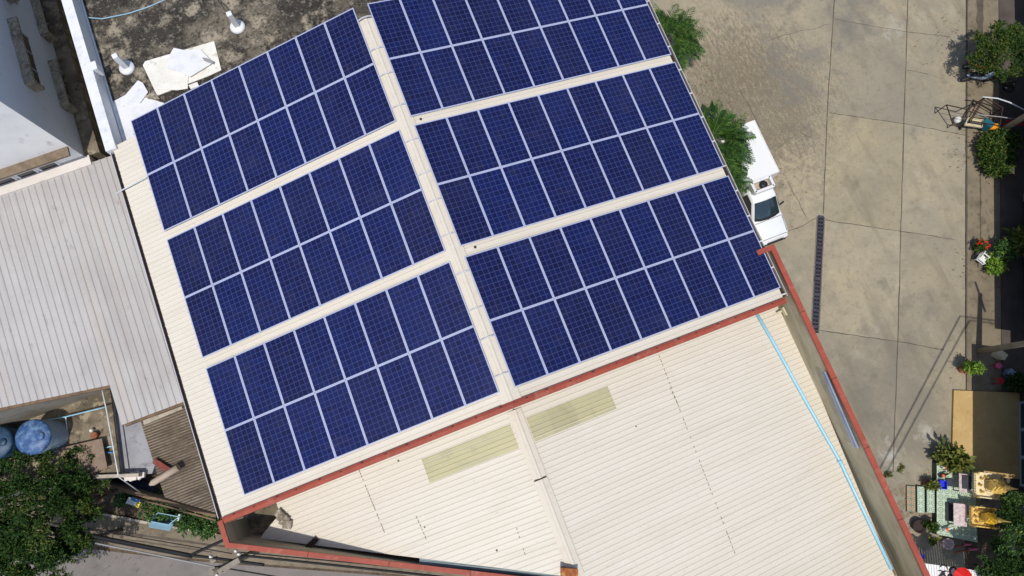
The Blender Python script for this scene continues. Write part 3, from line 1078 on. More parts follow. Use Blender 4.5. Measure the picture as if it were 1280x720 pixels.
# gutters with a dark trough and a pale lip
for sg, x0, x1 in ((-1, 9.04, 9.17), (1, 9.115, 9.275)):
    gt = MB()
    z = ZR - 9.1 * TAN
    gt.box((sg * (x0 + x1) / 2, -6.6, z - .13), (x1 - x0, 12.3, 0.01))
    gt.box((sg * (x0 - .006), -6.6, z - .075), (0.01, 12.3, 0.12))
    o = gt.build('gutter', 'gutter_dark', main)
    lp = MB()
    lp.box((sg * (x1 + .008), -6.6, z - .08), (0.018, 12.3, 0.14))
    lp.build('lip', 'white_lip', o)
    if sg > 0:
        hk = MB()
        for k in range(14):
            hk.box((sg * (x0 + x1) / 2, -0.9 - k * 0.905, z - .004), (x1 - x0, 0.05, 0.012))
        hk.build('bracket', 'white_lip', o)
# blue-grey metal trough along the front edge
ft = MB()
a, b = U(524, 703.5, 14.12), U(706, 722, 14.12)
parapet(ft, a, b, 0.30, 14.08, 14.11)
for k in range(-2, 3):
    d = (b - a).normalized()
    n = Vector((-d.y, d.x, 0)) * k * .06
    ft.bar(a + n, b + n, .02, .025)
ft.build('front_gutter', 'teal_strip', main)

# pieces that lie on the roofs ------------------------------------------------
pb = MB()
path = [URoof(x, y, ZL) for x, y in [(941, 386), (965, 427), (1008, 505), (1049, 577), (1075, 632), (1113, 711)]]
path = [p + Vector((0, 0, 0.075)) for p in path]
pb.tube(path, 0.05, 10)
pb.tube([path[3] + Vector((-.02, .06, 0)), path[3] + Vector((.02, -.06, 0))], 0.062, 10)
solo('drain_pipe', pb, 'pvc_blue', 'long light blue plastic pipe lying down the lower cream roof', 'pipe')
bx = MB()
p = U(982, 388.5, 13.2)
bx.box((p.x, p.y, 13.2), (0.17, 0.26, 0.16), rz=.1)
bx.box((p.x, p.y, 13.29), (0.19, 0.28, 0.02), rz=.1)
bx.box((p.x - .16, p.y + .03, 13.14), (0.16, 0.06, 0.03), rz=.1)
solo('junction_box', bx, 'cream_panel', 'small cream box fixed at the edge of the lower roof near the red flashing', 'box')
bx = MB()
p = U(711, 714, 15.2)
bx.box((p.x, p.y, 15.2), (0.44, 0.16, 0.30), rz=-.42)
bx.box((p.x + .02, p.y - .12, 15.1), (0.36, 0.10, 0.25), rz=-.42)
bx.box((p.x, p.y, 15.36), (0.48, 0.20, 0.02), rz=-.42)
solo('rusty_box', bx, 'rust', 'rusty orange metal box at the front end of the lower ridge cap', 'box')
rb = MB()
for k, (px, py, s) in enumerate([(351.5, 642.5, .18), (354, 646, .20), (357, 650, .21), (360, 655, .20)]):
    p = URoof(px, py, ZL)
    M = Matrix.Rotation(0.5 + .2 * k, 3, 'Z') @ Matrix.Rotation(.12 * (k - 1), 3, 'X')
    rb.box((p.x, p.y, ZL - abs(p.x) * TAN + .10), (s * 1.2, s * 1.3, s), M=M)
solo('broken_wall_stub', rb, 'moss_ledge', 'mossy broken stub of masonry at the corner of the lower roof', 'rubble')
st = MB()
a, b = Vector((9.29, U(1032, 462, 13.7).y, 13.72)), Vector((9.29, U(1074, 556, 13.7).y, 13.62))
a.z, b.z = 14.10, 13.93
st.bar(a, b, 0.02, 0.26, up=(0, 0, 1))
st.bar(a + Vector((-.02, 0, .12)), b + Vector((-.02, 0, .12)), 0.03, 0.03)
solo('metal_strip', st, 'blue_strip', 'blue-grey metal strip leaning inside the right-hand parapet', 'metal sheet')
sp = MB()
p = U(391, 676.5, 13.1)
sp.box((p.x + .05, p.y - .05, 13.55), (0.50, 0.16, 0.03), rz=.45)
sp.box((p.x + .05, p.y - .05, 13.58), (0.10, 0.18, 0.03), rz=.45)
solo('roof_offcut', sp, 'gutter_dark', 'dark brown sheet offcut on the front edge of the lower roof', 'metal sheet')
pc = MB()
a, b = U(145, 242, 14.22), U(184, 221.5, 14.42)
pc.tube([a, a.lerp(b, .3) + Vector((0, 0, .02)), b], 0.022, 6)
solo('conduit', pc, 'pvc_white', 'thin white conduit from the panels over the left eave', 'conduit')

for px, py, z0, r_, lab in [(498, 576, ZL, .05, 'small dark stone on the lower roof just below the red flashing'), (621, 688, ZL, .05, 'small dark stone on the lower roof left of the lower ridge cap, near the front'),
                           (531, 659, ZL, .04, 'tiny dark stone beside the short row of screws on the lower roof'), (795, 533, ZL, .04, 'tiny dark stone on the lower roof right of the long row of screws'),
                           (526, 149, ZR, .07, 'dark plug in the roof gap between the top and middle arrays by the ridge'), (594, 309, ZR, .07, 'dark plug in the roof gap between the middle and bottom arrays by the ridge')]:
    p = URoof(px, py, z0)
    m = MB()
    m.lathe((p.x, p.y, z0 - abs(p.x) * TAN - .005), [(r_ * .55, 0), (r_ * .6, .02), (r_ * .42, .045), (r_ * .1, .055)], 9)
    solo('stone' if z0 == ZL else 'plug', m, 'screw' if z0 == ZL else 'gutter_dark', lab, 'stone' if z0 == ZL else 'plug')

# ------------------------------------------------------------------ solar panels: one of each thing, then copies
PW, PL, GX, GY = 0.992, 1.956, 0.027, 0.016
TH = R(13.22)


def make_panel():
    root = thing('solar_panel', '', 'solar panel', (0, 0, 0), 'solar panels on the cream roof')
    f = MB()
    t, d = 0.028, 0.040
    PW, PL = 1.011, 1.966          # the modules almost touch
    f.box((-(PW - t) / 2, 0, -d / 2), (t, PL, d))
    f.box(((PW - t) / 2, 0, -d / 2), (t, PL, d))
    f.box((0, (PL - t) / 2, -d / 2), (PW - 2 * t, t, d - .001))
    f.box((0, -(PL - t) / 2, -d / 2), (PW - 2 * t, t, d - .001))
    f.build('frame', 'alu', root)
    c = MB()
    c.box((0, 0, -.012), (PW - 2 * t + .004, PL - 2 * t + .004, 0.008))
    c.build('cell_sheet', 'solar_cells', root)
    b = MB()
    b.box((0, .6, -.027), (0.14, 0.11, 0.02))
    b.build('terminal_box', 'black_plastic', root)
    return root


proto = make_panel()
first = True
ROWN = {(0, 0): 'upper row, top', (0, 1): 'lower row, top', (1, 0): 'upper row, middle', (1, 1): 'lower row, middle',
        (2, 0): 'upper row, bottom', (2, 1): 'lower row, bottom'}
for sg, ncol, d0, oy in ((-1, 8, 0.244, 0.0), (1, 9, 0.233, -0.025)):
    for ar, y0 in enumerate((0.0, 4.227, 8.49)):
        for row in range(2):
            for c in range(ncol):
                dd = d0 + c * (PW + GX) + PW / 2
                y = -(y0 + row * (PL + GY) + PL / 2) + oy
                o = proto if first else copy_tree(proto)
                first = False
                o.location = (sg * dd * math.cos(TH), y, 16.4 - dd * math.sin(TH))
                o.rotation_euler = (random.uniform(-.0025, .0025), sg * TH + random.uniform(-.0025, .0025), 0)
                o['label'] = 'blue solar panel %s from the ridge, %s array of the %s slope' % (ordinal(c), ROWN[(ar, row)], 'left' if sg < 0 else 'right')
# rails: each crosses the ridge and carries one line of panels on both slopes
k = 0
for ar, y0 in enumerate((0.0, 4.227, 8.49)):
    for row in range(2):
        for fr in (0.22, 0.78):
            y = -(y0 + row * (PL + GY) + PL * fr)
            m = MB()
            zr = 16.4 - 0.075
            hx = 0.25
            zc = ZR + .085
            left = Vector((-8.45 * math.cos(TH), y, zr - 8.45 * math.sin(TH)))
            right = Vector((9.3 * math.cos(TH), y, zr - 9.3 * math.sin(TH)))
            li, ri = Vector((-hx, y, zr - hx * TAN)), Vector((hx, y, zr - hx * TAN))
            m.bar(left, li, 0.04, 0.045)
            m.bar(ri, right, 0.04, 0.045)
            m.bar(li, (-0.11, y, zc), 0.035, 0.03)
            m.bar((-0.11, y, zc), (0.11, y, zc), 0.035, 0.03)
            m.bar((0.11, y, zc), ri, 0.035, 0.03)
            for sg, ext in ((-1, 8.2), (1, 9.2)):
                q = 0.6
                while q < ext:
                    m.box((sg * q * math.cos(TH), y, ZR - q * math.sin(TH) + .045), (0.05, 0.09, 0.05))
                    q += 1.27
            solo('mounting_rail', m, 'alu_dull', 'pale metal mounting rail crossing the ridge cap, %s of twelve counted from the back' % ordinal(k), 'rail', 'mounting rails under the solar panels')
            k += 1

# ------------------------------------------------------------------ the flat mossy roof behind
bk = thing('flat_roof_building', 'building with a flat black mossy roof behind the solar roof', 'building', (0, 6, 0))
m = MB()
m.prism([(-9.22, -0.42), (9.0, -0.42), (9.0, 13), (-9.22, 13)], 0, 13.5)
m.build('wall', 'wall_render', bk)
m = MB()
m.prism([(-8.95, -0.43), (8.98, -0.43), (8.98, 12.9), (-8.95, 12.9)], 13.503, 13.56)
m.build('roof_deck', 'moss_deck', bk)
m = MB()
m.prism([(-9.235, -0.62), (-8.90, -0.62), (-8.90, 13), (-9.235, 13)], 13.0, 14.30)
p = U(112, 84, 14.3)
m.box((p.x + .0, p.y, 14.1), (0.46, 0.30, 0.44))
m.build('parapet', 'white_paint', bk)
m = MB()
m.prism([(8.97, -0.40), (9.27, -0.40), (9.27, 13), (8.97, 13)], 13.0, 14.15)
m.build('parapet', 'white_paint', bk)
m = MB()
m.box((-8.86, 6.1, 13.62), (0.05, 13.0, 0.05))
m.build('drip_edge', 'white_paint', bk)
for (px, py, rz, lab) in [(160, 86, .15, 'short white concrete post on the mossy roof nearest the white parapet'),
                          (298, 35, .1, 'short white concrete post on the mossy roof beside the slack rod')]:
    p = U(px, py, 13.56)
    t = thing('roof_post', lab, 'post', (p.x, p.y, 13.56), 'white posts on the mossy roof')
    s = MB()
    s.box((p.x, p.y, 13.56 + .43), (0.17, 0.17, 0.86), rz=rz)
    s.build('shaft', 'white_paint', t)
    s = MB()
    s.lathe((p.x, p.y, 13.56), [(0.26, 0), (0.26, 0.10), (0.22, 0.14), (0.11, 0.16)], 18)
    s.build('foot', 'white_paint', t)


def sheet(name, pts, z, th, m, label, cat, group=None, tilt=0.0):
    mb = MB()
    P = [U(x, y, z) for x, y in pts]
    a = sum(P[i].x * P[(i + 1) % len(P)].y - P[(i + 1) % len(P)].x * P[i].y for i in range(len(P)))
    if a < 0:
        P.reverse()
    n = len(P)
    zs = [z + tilt * ((i * 7919) % 5) / 5 for i in range(n)]
    vv = [(p.x, p.y, zs[i]) for i, p in enumerate(P)] + [(p.x, p.y, zs[i] + th) for i, p in enumerate(P)]
    mb.add(vv, [tuple(reversed(range(n))), tuple(range(n, 2 * n))] + [(i, (i + 1) % n, n + (i + 1) % n, n + i) for i in range(n)])
    return solo(name, mb, m, label, cat, group)


G = 'discarded white boards on the mossy roof'
sheet('board', [(179, 82), (182, 77), (268, 52), (277, 88), (262, 95), (197, 120)], 13.57, .03, 'white_board', 'largest white board lying flat on the mossy roof', 'board', G)
sheet('board', [(196, 85), (236, 79), (235, 111), (222, 113), (195, 112)], 13.61, .02, 'white_board', 'squarish cream board on top of the largest white board', 'board', G)
sheet('board', [(213, 69), (218, 61), (231, 63), (251, 62), (267, 79), (238, 97), (222, 90), (208, 86)], 13.64, .02, 'white_paint', 'bright torn white sheet on top of the board pile', 'board', G, .05)
sheet('board', [(253, 72), (259, 73), (267, 77), (266, 80), (255, 76)], 13.72, .02, 'cable_grey', 'small grey offcut on the torn white sheet', 'board', G)
sheet('board', [(157, 119), (173, 101), (179, 104), (186, 116), (176, 130), (163, 124)], 13.58, .02, 'white_paint', 'small angular white board at the end of the pile by the parapet', 'board', G, .06)
sheet('board', [(142, 127), (157, 119), (164, 124), (182, 122), (205, 129), (215, 150), (180, 160), (160, 190), (150, 168)], 13.57, .02, 'white_paint', 'white sheet running under the corner solar panel by the parapet', 'board', G)
sheet('board', [(181, 121), (192, 115), (196, 118), (200, 124), (186, 124)], 13.60, .03, 'moss_ledge', 'mossy grey scrap between the white boards', 'board', G)
sheet('board', [(236, 107), (247, 103), (249, 108), (239, 112)], 13.60, .03, 'white_board', 'smallest cream scrap of board against the panel edge', 'board', G)


def cable(name, pts, r, m, label, cat='cable', group=None, sag=0.0, n=14):
    mb = MB()
    out = []
    for i in range(len(pts) - 1):
        a, b = Vector(pts[i]), Vector(pts[i + 1])
        for k in range(n):
            t = k / n
            q = a.lerp(b, t)
            q.z -= sag * 4 * t * (1 - t)
            out.append(q)
    out.append(Vector(pts[-1]))
    mb.tube(out, r, 6)
    return solo(name, mb, m, label, cat, group)


cable('cable', [U(111, 22, 13.7), U(128, 23.5, 13.62), U(160, 17, 13.6), U(185, 9, 13.6), U(212, -3, 13.6)], 0.022, 'cable_blue',
      'pale blue cable curving across the mossy roof from the parapet', n=4)
cable('rod', [U(282, 14, 14.3), U(270, -4, 13.7)], 0.012, 'dark_metal', 'thin dark wire running from the post to the back of the mossy roof')

# ------------------------------------------------------------------ pale blue tower house on the left
tw = thing('tower_house', 'tall pale blue and white house with mossy window ledges beside the grey roof', 'house', (-17, 8, 0))
m = MB()
m.box(((-24 - 12.55) / 2, (3.05 + 16) / 2, 8), (24 - 12.55, 16 - 3.05, 16))
m.mi[2] = 1
m.build('wall', ['blue_wall', 'white_wall'], tw)
m = MB()
m.box(((-24 - 12.3) / 2, (2.8 + 16.3) / 2, 16.1), (24 - 12.3 + .3, 16.3 - 2.8, 0.2))
m.build('roof', 'pale_wall', tw)
# south ledge and the windows beneath
m = MB()
m.prism([(-24, 2.66), (-12.6, 2.66), (-12.6, 3.045), (-24, 3.045)], 9.26, 9.36)
m.build('ledge', 'brown_ledge', tw)
for k in range(5):
    x = -13.55 - k * .88
    fr = MB()
    yw = 3.03
    z0, z1 = 8.22, 8.98
    x0, x1 = x - .72, x
    fr.box((x0, yw, (z0 + z1) / 2), (0.07, 0.05, z1 - z0))
    fr.box((x1, yw, (z0 + z1) / 2), (0.07, 0.05, z1 - z0))
    fr.box(((x0 + x1) / 2, yw, z0), (0.79, 0.05, 0.07))
    fr.box(((x0 + x1) / 2, yw, z1), (0.79, 0.05, 0.07))
    fr.box(((x0 + x1) / 2, yw + .003, z0 + .42), (0.65, 0.04, 0.04))
    w_ = fr.build('window', 'frame_white', tw)
    gl = MB()
    gl.box(((x0 + x1) / 2, yw + .008, (z0 + z1) / 2), (0.65, 0.02, z1 - z0 - .07))
    gl.build('pane', 'window_dark', w_)
m = MB()
m.prism([(-24, 2.90), (-13.2, 2.90), (-13.2, 3.04), (-24, 3.04)], 8.06, 8.14)
m.build('sill', 'white_paint', tw)
# east side: window hoods with a window under each
for (y0, y1, z, dep) in [(4.75, 7.6, 11.25, .36), (4.95, 7.1, 8.98, .34), (8.35, 11, 9.0, .34), (8.7, 12, 11.3, .36)]:
    hd = MB()
    hd.prism([(-12.545, y0), (-12.545 + dep, y0), (-12.545 + dep, y1), (-12.545, y1)], z, z + .12)
    hd.prism([(-12.545, y0), (-12.545 + dep, y0), (-12.545 + dep, y0 + .12), (-12.545, y0 + .12)], z - .55, z - .003)
    h_ = hd.build('window_hood', 'moss_ledge', tw)
    gl = MB()
    gl.box((-12.53, (y0 + y1) / 2 + .1, z - .55), (0.03, y1 - y0 - .5, 0.95))
    w_ = gl.build('window', 'window_dark', tw)
    gl = MB()
    for q in (0.0, .33, .67, 1.0):
        gl.box((-12.51, y0 + .35 + q * (y1 - y0 - .5), z - .55), (0.05, 0.05, 0.98))
    gl.build('frame', 'frame_blue', w_)
m = MB()
m.prism([(-12.54, 3.06), (-11.95, 3.06), (-11.95, 16), (-12.54, 16)], 6.5, 8.2)
m.build('passage_ledge', 'deck_concrete', tw)
# lean-to in the gap between the tower and the flat roof
lt = thing('alley_lean_to', 'dark ribbed lean-to roof in the gap below the white parapet', 'shed', (-10.6, 8, 0))
m = MB()
m.prism([(-11.9, 2.96), (-9.3, 2.96), (-9.3, 7.4), (-11.9, 7.4)], 0, 4.7)
m.build('wall', 'wall_render', lt)
m = MB()
corrugated(m, lambda u, v, h: (u, v, 4.95 + (u + 9.3) * .06 + h), 2.97, 7.5, 0.2, lambda v: -11.94, lambda v: -9.24, PROF)
m.build('roof_sheet', 'brown_sheet', lt)
m = MB()
m.prism([(-11.9, 7.9), (-9.3, 7.9), (-9.3, 9.6), (-11.9, 9.6)], 0, 4.2)
solo('alley_slab', m, 'deck_concrete', 'dark concrete slab farther back in the gap below the white parapet', 'slab')
pl = MB()
crown(pl, [(-10.4, 8.0, 4.2, .6, .5, .5), (-11.2, 8.6, 4.6, .5, .4, .4)], 130, .16, .07)
solo('alley_plant', pl, 'leaf_dark', 'dark leafy plant down in the narrow gap by the white parapet', 'plant')

# ------------------------------------------------------------------ grey ribbed roof
gr = thing('grey_roof_house', 'house under the large pale grey ribbed roof beside the solar roof', 'house', (-15, -2, 0))
m = MB()
m.prism([(-24, -5.6), (-14.3, -5.6), (-14.3, -7.4), (-9.0, -7.4), (-9.0, 2.9), (-24, 2.9)], 0, 7.45)
m.build('wall', 'wall_render', gr)


def zg(v):
    return 7.72 + (v + 8) * .045


m = MB()
GP = [(0.0, 0.0), (0.68, 0.0), (0.77, 0.030), (0.89, 0.030)]
ye1 = U(222, 505, zg(-8)).y
ye2 = U(135, 482, zg(-6)).y
ye3 = U(0, 510, zg(-5.5)).y
xs = U(137, 482, zg(-6)).x
x3 = U(0, 510, zg(-5.5)).x


def g_lo(x):
    if x > xs:
        return ye1
    return ye2 + (ye3 - ye2) * (x - xs) / (x3 - xs)


corrugated(m, lambda u, v, h: (v, u, zg(u) + h), -23.9, xs, 0.27, lambda x: g_lo(min(x, xs - .01)), lambda x: 2.72, GP)
corrugated(m, lambda u, v, h: (v, u, zg(u) + h), xs, -8.95, 0.27, lambda x: ye1, lambda x: 2.72, GP)
m.build('roof_sheet', 'grey_sheet', gr)
m = MB()
m.prism([(-24, 2.60), (-12.35, 2.60), (-12.35, 3.03), (-24, 3.03)], 7.6, 8.30)
m.build('flashing', 'pale_wall', gr)
m = MB()
parapet(m, Vector((x3 - 1, ye3 + (ye3 - ye2) / (x3 - xs) * -1 - .02, 0)), Vector((xs, ye2 - .03, 0)), 0.12, 7.55, 7.70)
parapet(m, Vector((xs + .05, ye1 - .03, 0)), Vector((-9.0, ye1 - .03, 0)), 0.10, 7.45, 7.60)
m.build('fascia', 'timber', gr)

# ------------------------------------------------------------------ concrete deck with the water tanks
dkh = thing('tank_deck_building', 'low building with a stained concrete deck that carries the blue tanks', 'building', (-20, -7, 0))
ZD = 4.6
m = MB()
c1, c2, c3, c4 = U(136, 486, ZD), U(149, 594, ZD), U(-120, 640, ZD), U(-120, 500, ZD)
m.prism([c1[:2], c2[:2], c3[:2], c4[:2]], 0, ZD - .1)
m.mi[:] = [0] * len(m.mi)
m.build('wall', 'grey_floor', dkh)
m = MB()
m.prism([(c1.x + .05, c1.y), (c2.x + .05, c2.y), c3[:2], c4[:2]], ZD - .098, ZD)
m.build('deck', 'deck_concrete', dkh)
m = MB()
p = U(150, 520, 3.2)
m.box((c1.x + .08 - .14, -7.0, 3.2), (0.06, 0.9, 1.2))
m.build('window', 'window_dark', dkh)
m = MB()
parapet(m, U(118, 596, ZD + .3), U(172, 594, ZD + .3), .14, ZD - .3, ZD + .22)
m.build('kerb', 'pale_frame', dkh)


def water_tank(px, py, rad, hgt, side, top, lab):
    p = U(px, py, ZD)
    t = thing('water_tank', lab, 'water tank', (p.x, p.y, ZD), 'blue water tanks on the concrete deck')
    s = MB()
    c = (p.x, p.y, ZD)
    pr = [(rad * .97, 0)]
    for q in range(6):
        z = hgt * .86 * q / 5
        pr += [(rad * 1.0, z + .02), (rad * .975, z + .06)]
    pr += [(rad, hgt * .9)]
    s.lathe(c, pr, 32)
    s.build('tank_body', side, t)
    s = MB()
    s.lathe((p.x, p.y, ZD + hgt * .9), [(rad * 1.02, 0), (rad * 1.02, .04), (rad * .92, .09), (rad * .6, .16), (rad * .34, .19), (rad * .32, .19)], 32)
    s.build('tank_top', top, t)
    s = MB()
    s.lathe((p.x + rad * .50, p.y - .1, ZD + hgt * .9 + .10), [(rad * .24, 0), (rad * .24, .09), (rad * .18, .12), (rad * .05, .13)], 20)
    s.build('lid', top, t)
    for k in range(6):
        a = k * PI / 3 + .3
        s.bar((p.x + rad * .35 * math.cos(a), p.y + rad * .35 * math.sin(a), ZD + hgt * .9 + .17), (p.x + rad * .9 * math.cos(a), p.y + rad * .9 * math.sin(a), ZD + hgt * .9 + .085), .05, .03)


water_tank(66, 546, .71, 1.42, 'tank_side', 'tank_blue', 'blue water tank with a faded mottled lid in full view on the deck')
water_tank(19, 553, .66, 1.25, 'tank_old', 'tank_old', 'darker greenish blue water tank cut off at the edge beside the tree')

cable('pipe', [U(127.5, 487, ZD + .5), U(133, 512, ZD + .5), U(139.5, 548, ZD + .5), U(148, 595, ZD + .4)], .03, 'pvc_white', 'white pipe running down the outer edge of the tank deck', 'pipe', 'pipes on the deck', n=3)
cable('pipe', [U(54, 526, ZD + .4), U(82, 521, ZD + .4), U(131, 509, ZD + .5)], .028, 'pvc_blue', 'pale blue pipe from the blue tank to the deck edge', 'pipe', 'pipes on the deck', n=3)
cable('pipe', [U(148, 596, ZD + .25), U(175, 615, 2.2)], .025, 'pvc_white', 'short white pipe slanting off the deck corner over the dark yard', 'pipe', 'pipes on the deck', n=3)
cable('pipe', [U(82, 521, ZD + .4), U(83, 530, ZD + .1), U(84, 538, ZD + .05)], .03, 'pvc_white', 'little white pipe stub below the pale blue pipe', 'pipe', 'pipes on the deck', n=3)
cable('pipe', [U(131, 560, ZD + .1), U(141, 557, ZD + .1)], .03, 'pvc_blue', 'upper short blue pipe between the plywood and the deck edge', 'pipe', 'pipes on the deck', n=2)
cable('pipe', [U(132, 566, ZD + .1), U(142, 565, ZD + .1)], .03, 'bright_blue', 'lower short bright blue pipe between the plywood and the deck edge', 'pipe', 'pipes on the deck', n=2)
pk = MB()
P = [U(x, y, ZD + .35) for x, y in [(72, 561), (127, 548), (134, 585), (104, 595), (94, 580), (75, 572)]]
pk.prism([p[:2] for p in P], ZD + .3, ZD + .34)
solo('plywood_cover', pk, 'ply', 'grey brown plywood cover on the tank deck partly under the branches', 'board')
pt = MB()
p = U(121, 544, ZD)
pt.lathe((p.x, p.y, ZD), [(.12, 0), (.15, .22), (.13, .24)], 12)
solo('deck_pot', pt, 'clay', 'small rusty brown pot near the plywood on the deck', 'pot')
pt = MB()
p = U(117, 538, ZD)
pt.lathe((p.x, p.y, ZD), [(.07, 0), (.08, .2), (.03, .26)], 10)
solo('deck_jar', pt, 'white_plastic', 'tiny white jar beside the rusty pot on the deck', 'jar')

# ------------------------------------------------------------------ brown ribbed shed roof, yard and garden
sh = thing('shed', 'shed under the weathered brown finely ribbed roof beside the main wall', 'shed', (-12, -10, 0))
ZS = 4.4
S1, S2, S3, S4 = U(176, 526, ZS), U(226, 508, ZS), U(268, 642, ZS), U(204, 622, ZS)
m = MB()


def s_lo(v):
    t = (v - S1.y) / (S4.y - S1.y)
    return S1.x + (S4.x - S1.x) * t


slope_s = (S3.y - S4.y) / (S3.x - S4.x)


def s_hi(v):
    if v < S4.y:
        return -9.0
    return -9.0


def s_lo2(v):
    if v < S4.y:
        return S4.x + (v - S4.y) / slope_s
    return s_lo(v)


ylow = S4.y + slope_s * (-9.2 - S4.x)
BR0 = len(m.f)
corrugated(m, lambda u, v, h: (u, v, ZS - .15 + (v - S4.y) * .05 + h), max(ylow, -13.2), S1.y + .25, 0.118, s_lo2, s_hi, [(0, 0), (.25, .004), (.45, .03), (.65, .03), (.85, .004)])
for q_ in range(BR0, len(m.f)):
    m.mi[q_] = 1 if (q_ - BR0) % 5 in (0, 4) else 0  # valley faces darker: dirt, and rib shade put into the colour
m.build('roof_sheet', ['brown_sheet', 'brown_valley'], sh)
m = MB()
m.prism([(S1.x + .12, S1.y), (-9.0, S1.y), (-9.0, -12.4), (-12.9, -12.0), (S4.x + .15, S4.y + .1)], 0, ZS - .55)
m.build('wall', 'wall_render', sh)
m = MB()
parapet(m, U(178, 528, ZS + .2), U(226, 508, ZS + .2), .22, ZS - .3, ZS + .12)
m.build('kerb', 'pale_frame', sh)
pb = MB()
a, b = U(187, 606, ZS + .25), U(223, 584, ZS + .35)
pb.tube([a, a.lerp(b, .12), b], [.05, .135, .15], 14)
solo('beige_pipe', pb, 'pipe_beige', 'thick beige pipe lying over the corner of the brown shed roof', 'pipe')
bb = MB()
a, b = U(193, 576, ZS + .1), U(215, 590, ZS + .1)
bb.bar(a, b, .22, .12)
solo('brick_course', bb, 'brick_red', 'short red brick course on the shed roof beside the beige pipe', 'bricks')

fn = thing('boundary_wall', 'long brown timber topped wall between the dark yard and the garden strip', 'wall', U(190, 625, 0))
m = MB()
f0, f1 = U(112, 601, 1.5), U(270, 645, 1.5)
parapet(m, f0, f1, .10, 0, 1.45)
m.build('wall', 'wall_render', fn)
m = MB()
parapet(m, f0, f1, .16, 1.452, 1.52)
d = (f1 - f0).normalized()
n = Vector((-d.y, d.x, 0))
parapet(m, f0.lerp(f1, .35) - n * .22, f1 - n * .22, .07, 1.30, 1.36)
m.build('top_rail', 'timber', fn)
tp = MB()
P = [U(x, y, .5) for x, y in [(150, 598), (178, 602), (200, 618), (170, 622), (146, 610)]]
tp.prism([p[:2] for p in P], .02, .5)
solo('tarp', tp, 'navy_tarp', 'dark navy tarpaulin in the shadowed yard behind the brown wall', 'tarpaulin')
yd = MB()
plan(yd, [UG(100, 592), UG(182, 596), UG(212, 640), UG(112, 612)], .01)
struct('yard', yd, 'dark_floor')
rg = MB()
for k in range(5):
    p = U(158 + k * 4, 597 - k * .8, ZD)
    rg.box((p.x, p.y, ZD - .2 + .05 * (k % 3)), (.34, .22, .14), rz=k * .7)
solo('rag_heap', rg, 'pale_wall', 'pale heap of rags on the end of the deck kerb', 'rags')

nf = MB()
q = [U(138, 486, 4.25), U(178, 486, 4.25), U(180, 530, 4.25), U(196, 575, 4.25), U(190, 592, 4.25), U(150, 595, 4.25)]
nf.prism([p[:2] for p in q], 0, 4.25)
nf.build('lower_deck', 'grey_floor', dkh)
# garden strip
gs = MB()
plan(gs, [UG(112, 612), UG(268, 652), UG(274, 668), UG(180, 652), UG(112, 639)], .012)
struct('garden_bed', gs, 'soil')
for (px, py, w_, h_, n, lab) in [(195, 634, .75, .9, 260, 'green bush between the blue cart and the brown wall'),
                                 (236, 652, .55, .5, 200, 'low green plant right of the blue cart'),
                                 (256, 658, .6, .45, 170, 'low green weeds at the end of the brown wall'),
                                 (156, 622, .45, .6, 120, 'small dark shrub behind the white and yellow box'),
                                 (226, 645, .4, .6, 120, 'dense weeds behind the pale end of the blue cart'),
                                 (188, 560, .0, .0, 0, '')]:
    if n == 0:
        continue
    p = U(px, py, h_ * .6)
    c = MB()
    crown(c, [(p.x, p.y, h_ * .55, w_, w_, h_ * .55), (p.x + w_ * .5, p.y - w_ * .3, h_ * .4, w_ * .6, w_ * .6, h_ * .4)], n, .17, .08)
    solo('garden_shrub', c, 'leaf_palm', lab, 'shrub', 'plants in the garden strip')
p = U(187, 562, 3.0)
c = MB()
crown(c, [(p.x, p.y, 3.2, .35, .75, .6), (p.x - .1, p.y - .5, 2.6, .35, .4, .7)], 260, .16, .08)
c.cur = 1
c.tube([(p.x - .15, p.y, 0), (p.x - .05, p.y, 1.5), (p.x, p.y, 3.0)], [.05, .04, .02], 6)
solo('potted_shrub', c, ['leaf_mixed', 'bark'], 'bright green shrub growing up beside the edge of the brown shed roof', 'shrub')

# blue cart (a tipped metal tub)
cr = thing('blue_cart', 'pale blue metal cart standing on the edge of the pavement', 'cart', U(206, 655, .1))
p0, p1, p2, p3 = U(185, 651, .75), U(211, 656, .75), U(224, 646, .75), U(198, 641, .75)
m = MB()
vv = []
for z, sc_ in ((.12, .9), (.75, 1.0)):
    cc = (p0 + p1 + p2 + p3) / 4
    for q in (p0, p1, p2, p3):
        vv.append((cc.x + (q.x - cc.x) * sc_, cc.y + (q.y - cc.y) * sc_, z))
m.add(vv, [(0, 3, 2, 1), (0, 1, 5, 4), (1, 2, 6, 5), (2, 3, 7, 6), (3, 0, 4, 7)])
vi = [(v[0] + (cc.x - v[0]) * .06, v[1] + (cc.y - v[1]) * .06, max(v[2], .18)) for v in vv]
m.add(vi, [(0, 1, 2, 3), (0, 4, 5, 1), (1, 5, 6, 2), (2, 6, 7, 3), (3, 7, 4, 0)])
m.build('tub', 'sky_blue_paint', cr)
m = MB()
for a, b in ((p0, p1), (p1, p2), (p2, p3), (p3, p0)):
    m.bar((a.x, a.y, .765), (b.x, b.y, .765), .035, .04)
m.build('rim', 'sky_blue_paint', cr)
m = MB()
m.bar(p0.lerp(p1, -.02) + Vector((-.03, -.16, -.22)), p0.lerp(p1, 1.0) + Vector((0, -.16, -.22)), .34, .04, up=(0, .6, .8))
m.build('front_flap', 'sky_blue_paint', cr)
m = MB()
m.bar(U(227, 642, .5), U(225, 650, .5), .08, .5)
m.build('end_plate', 'frame_white', cr)
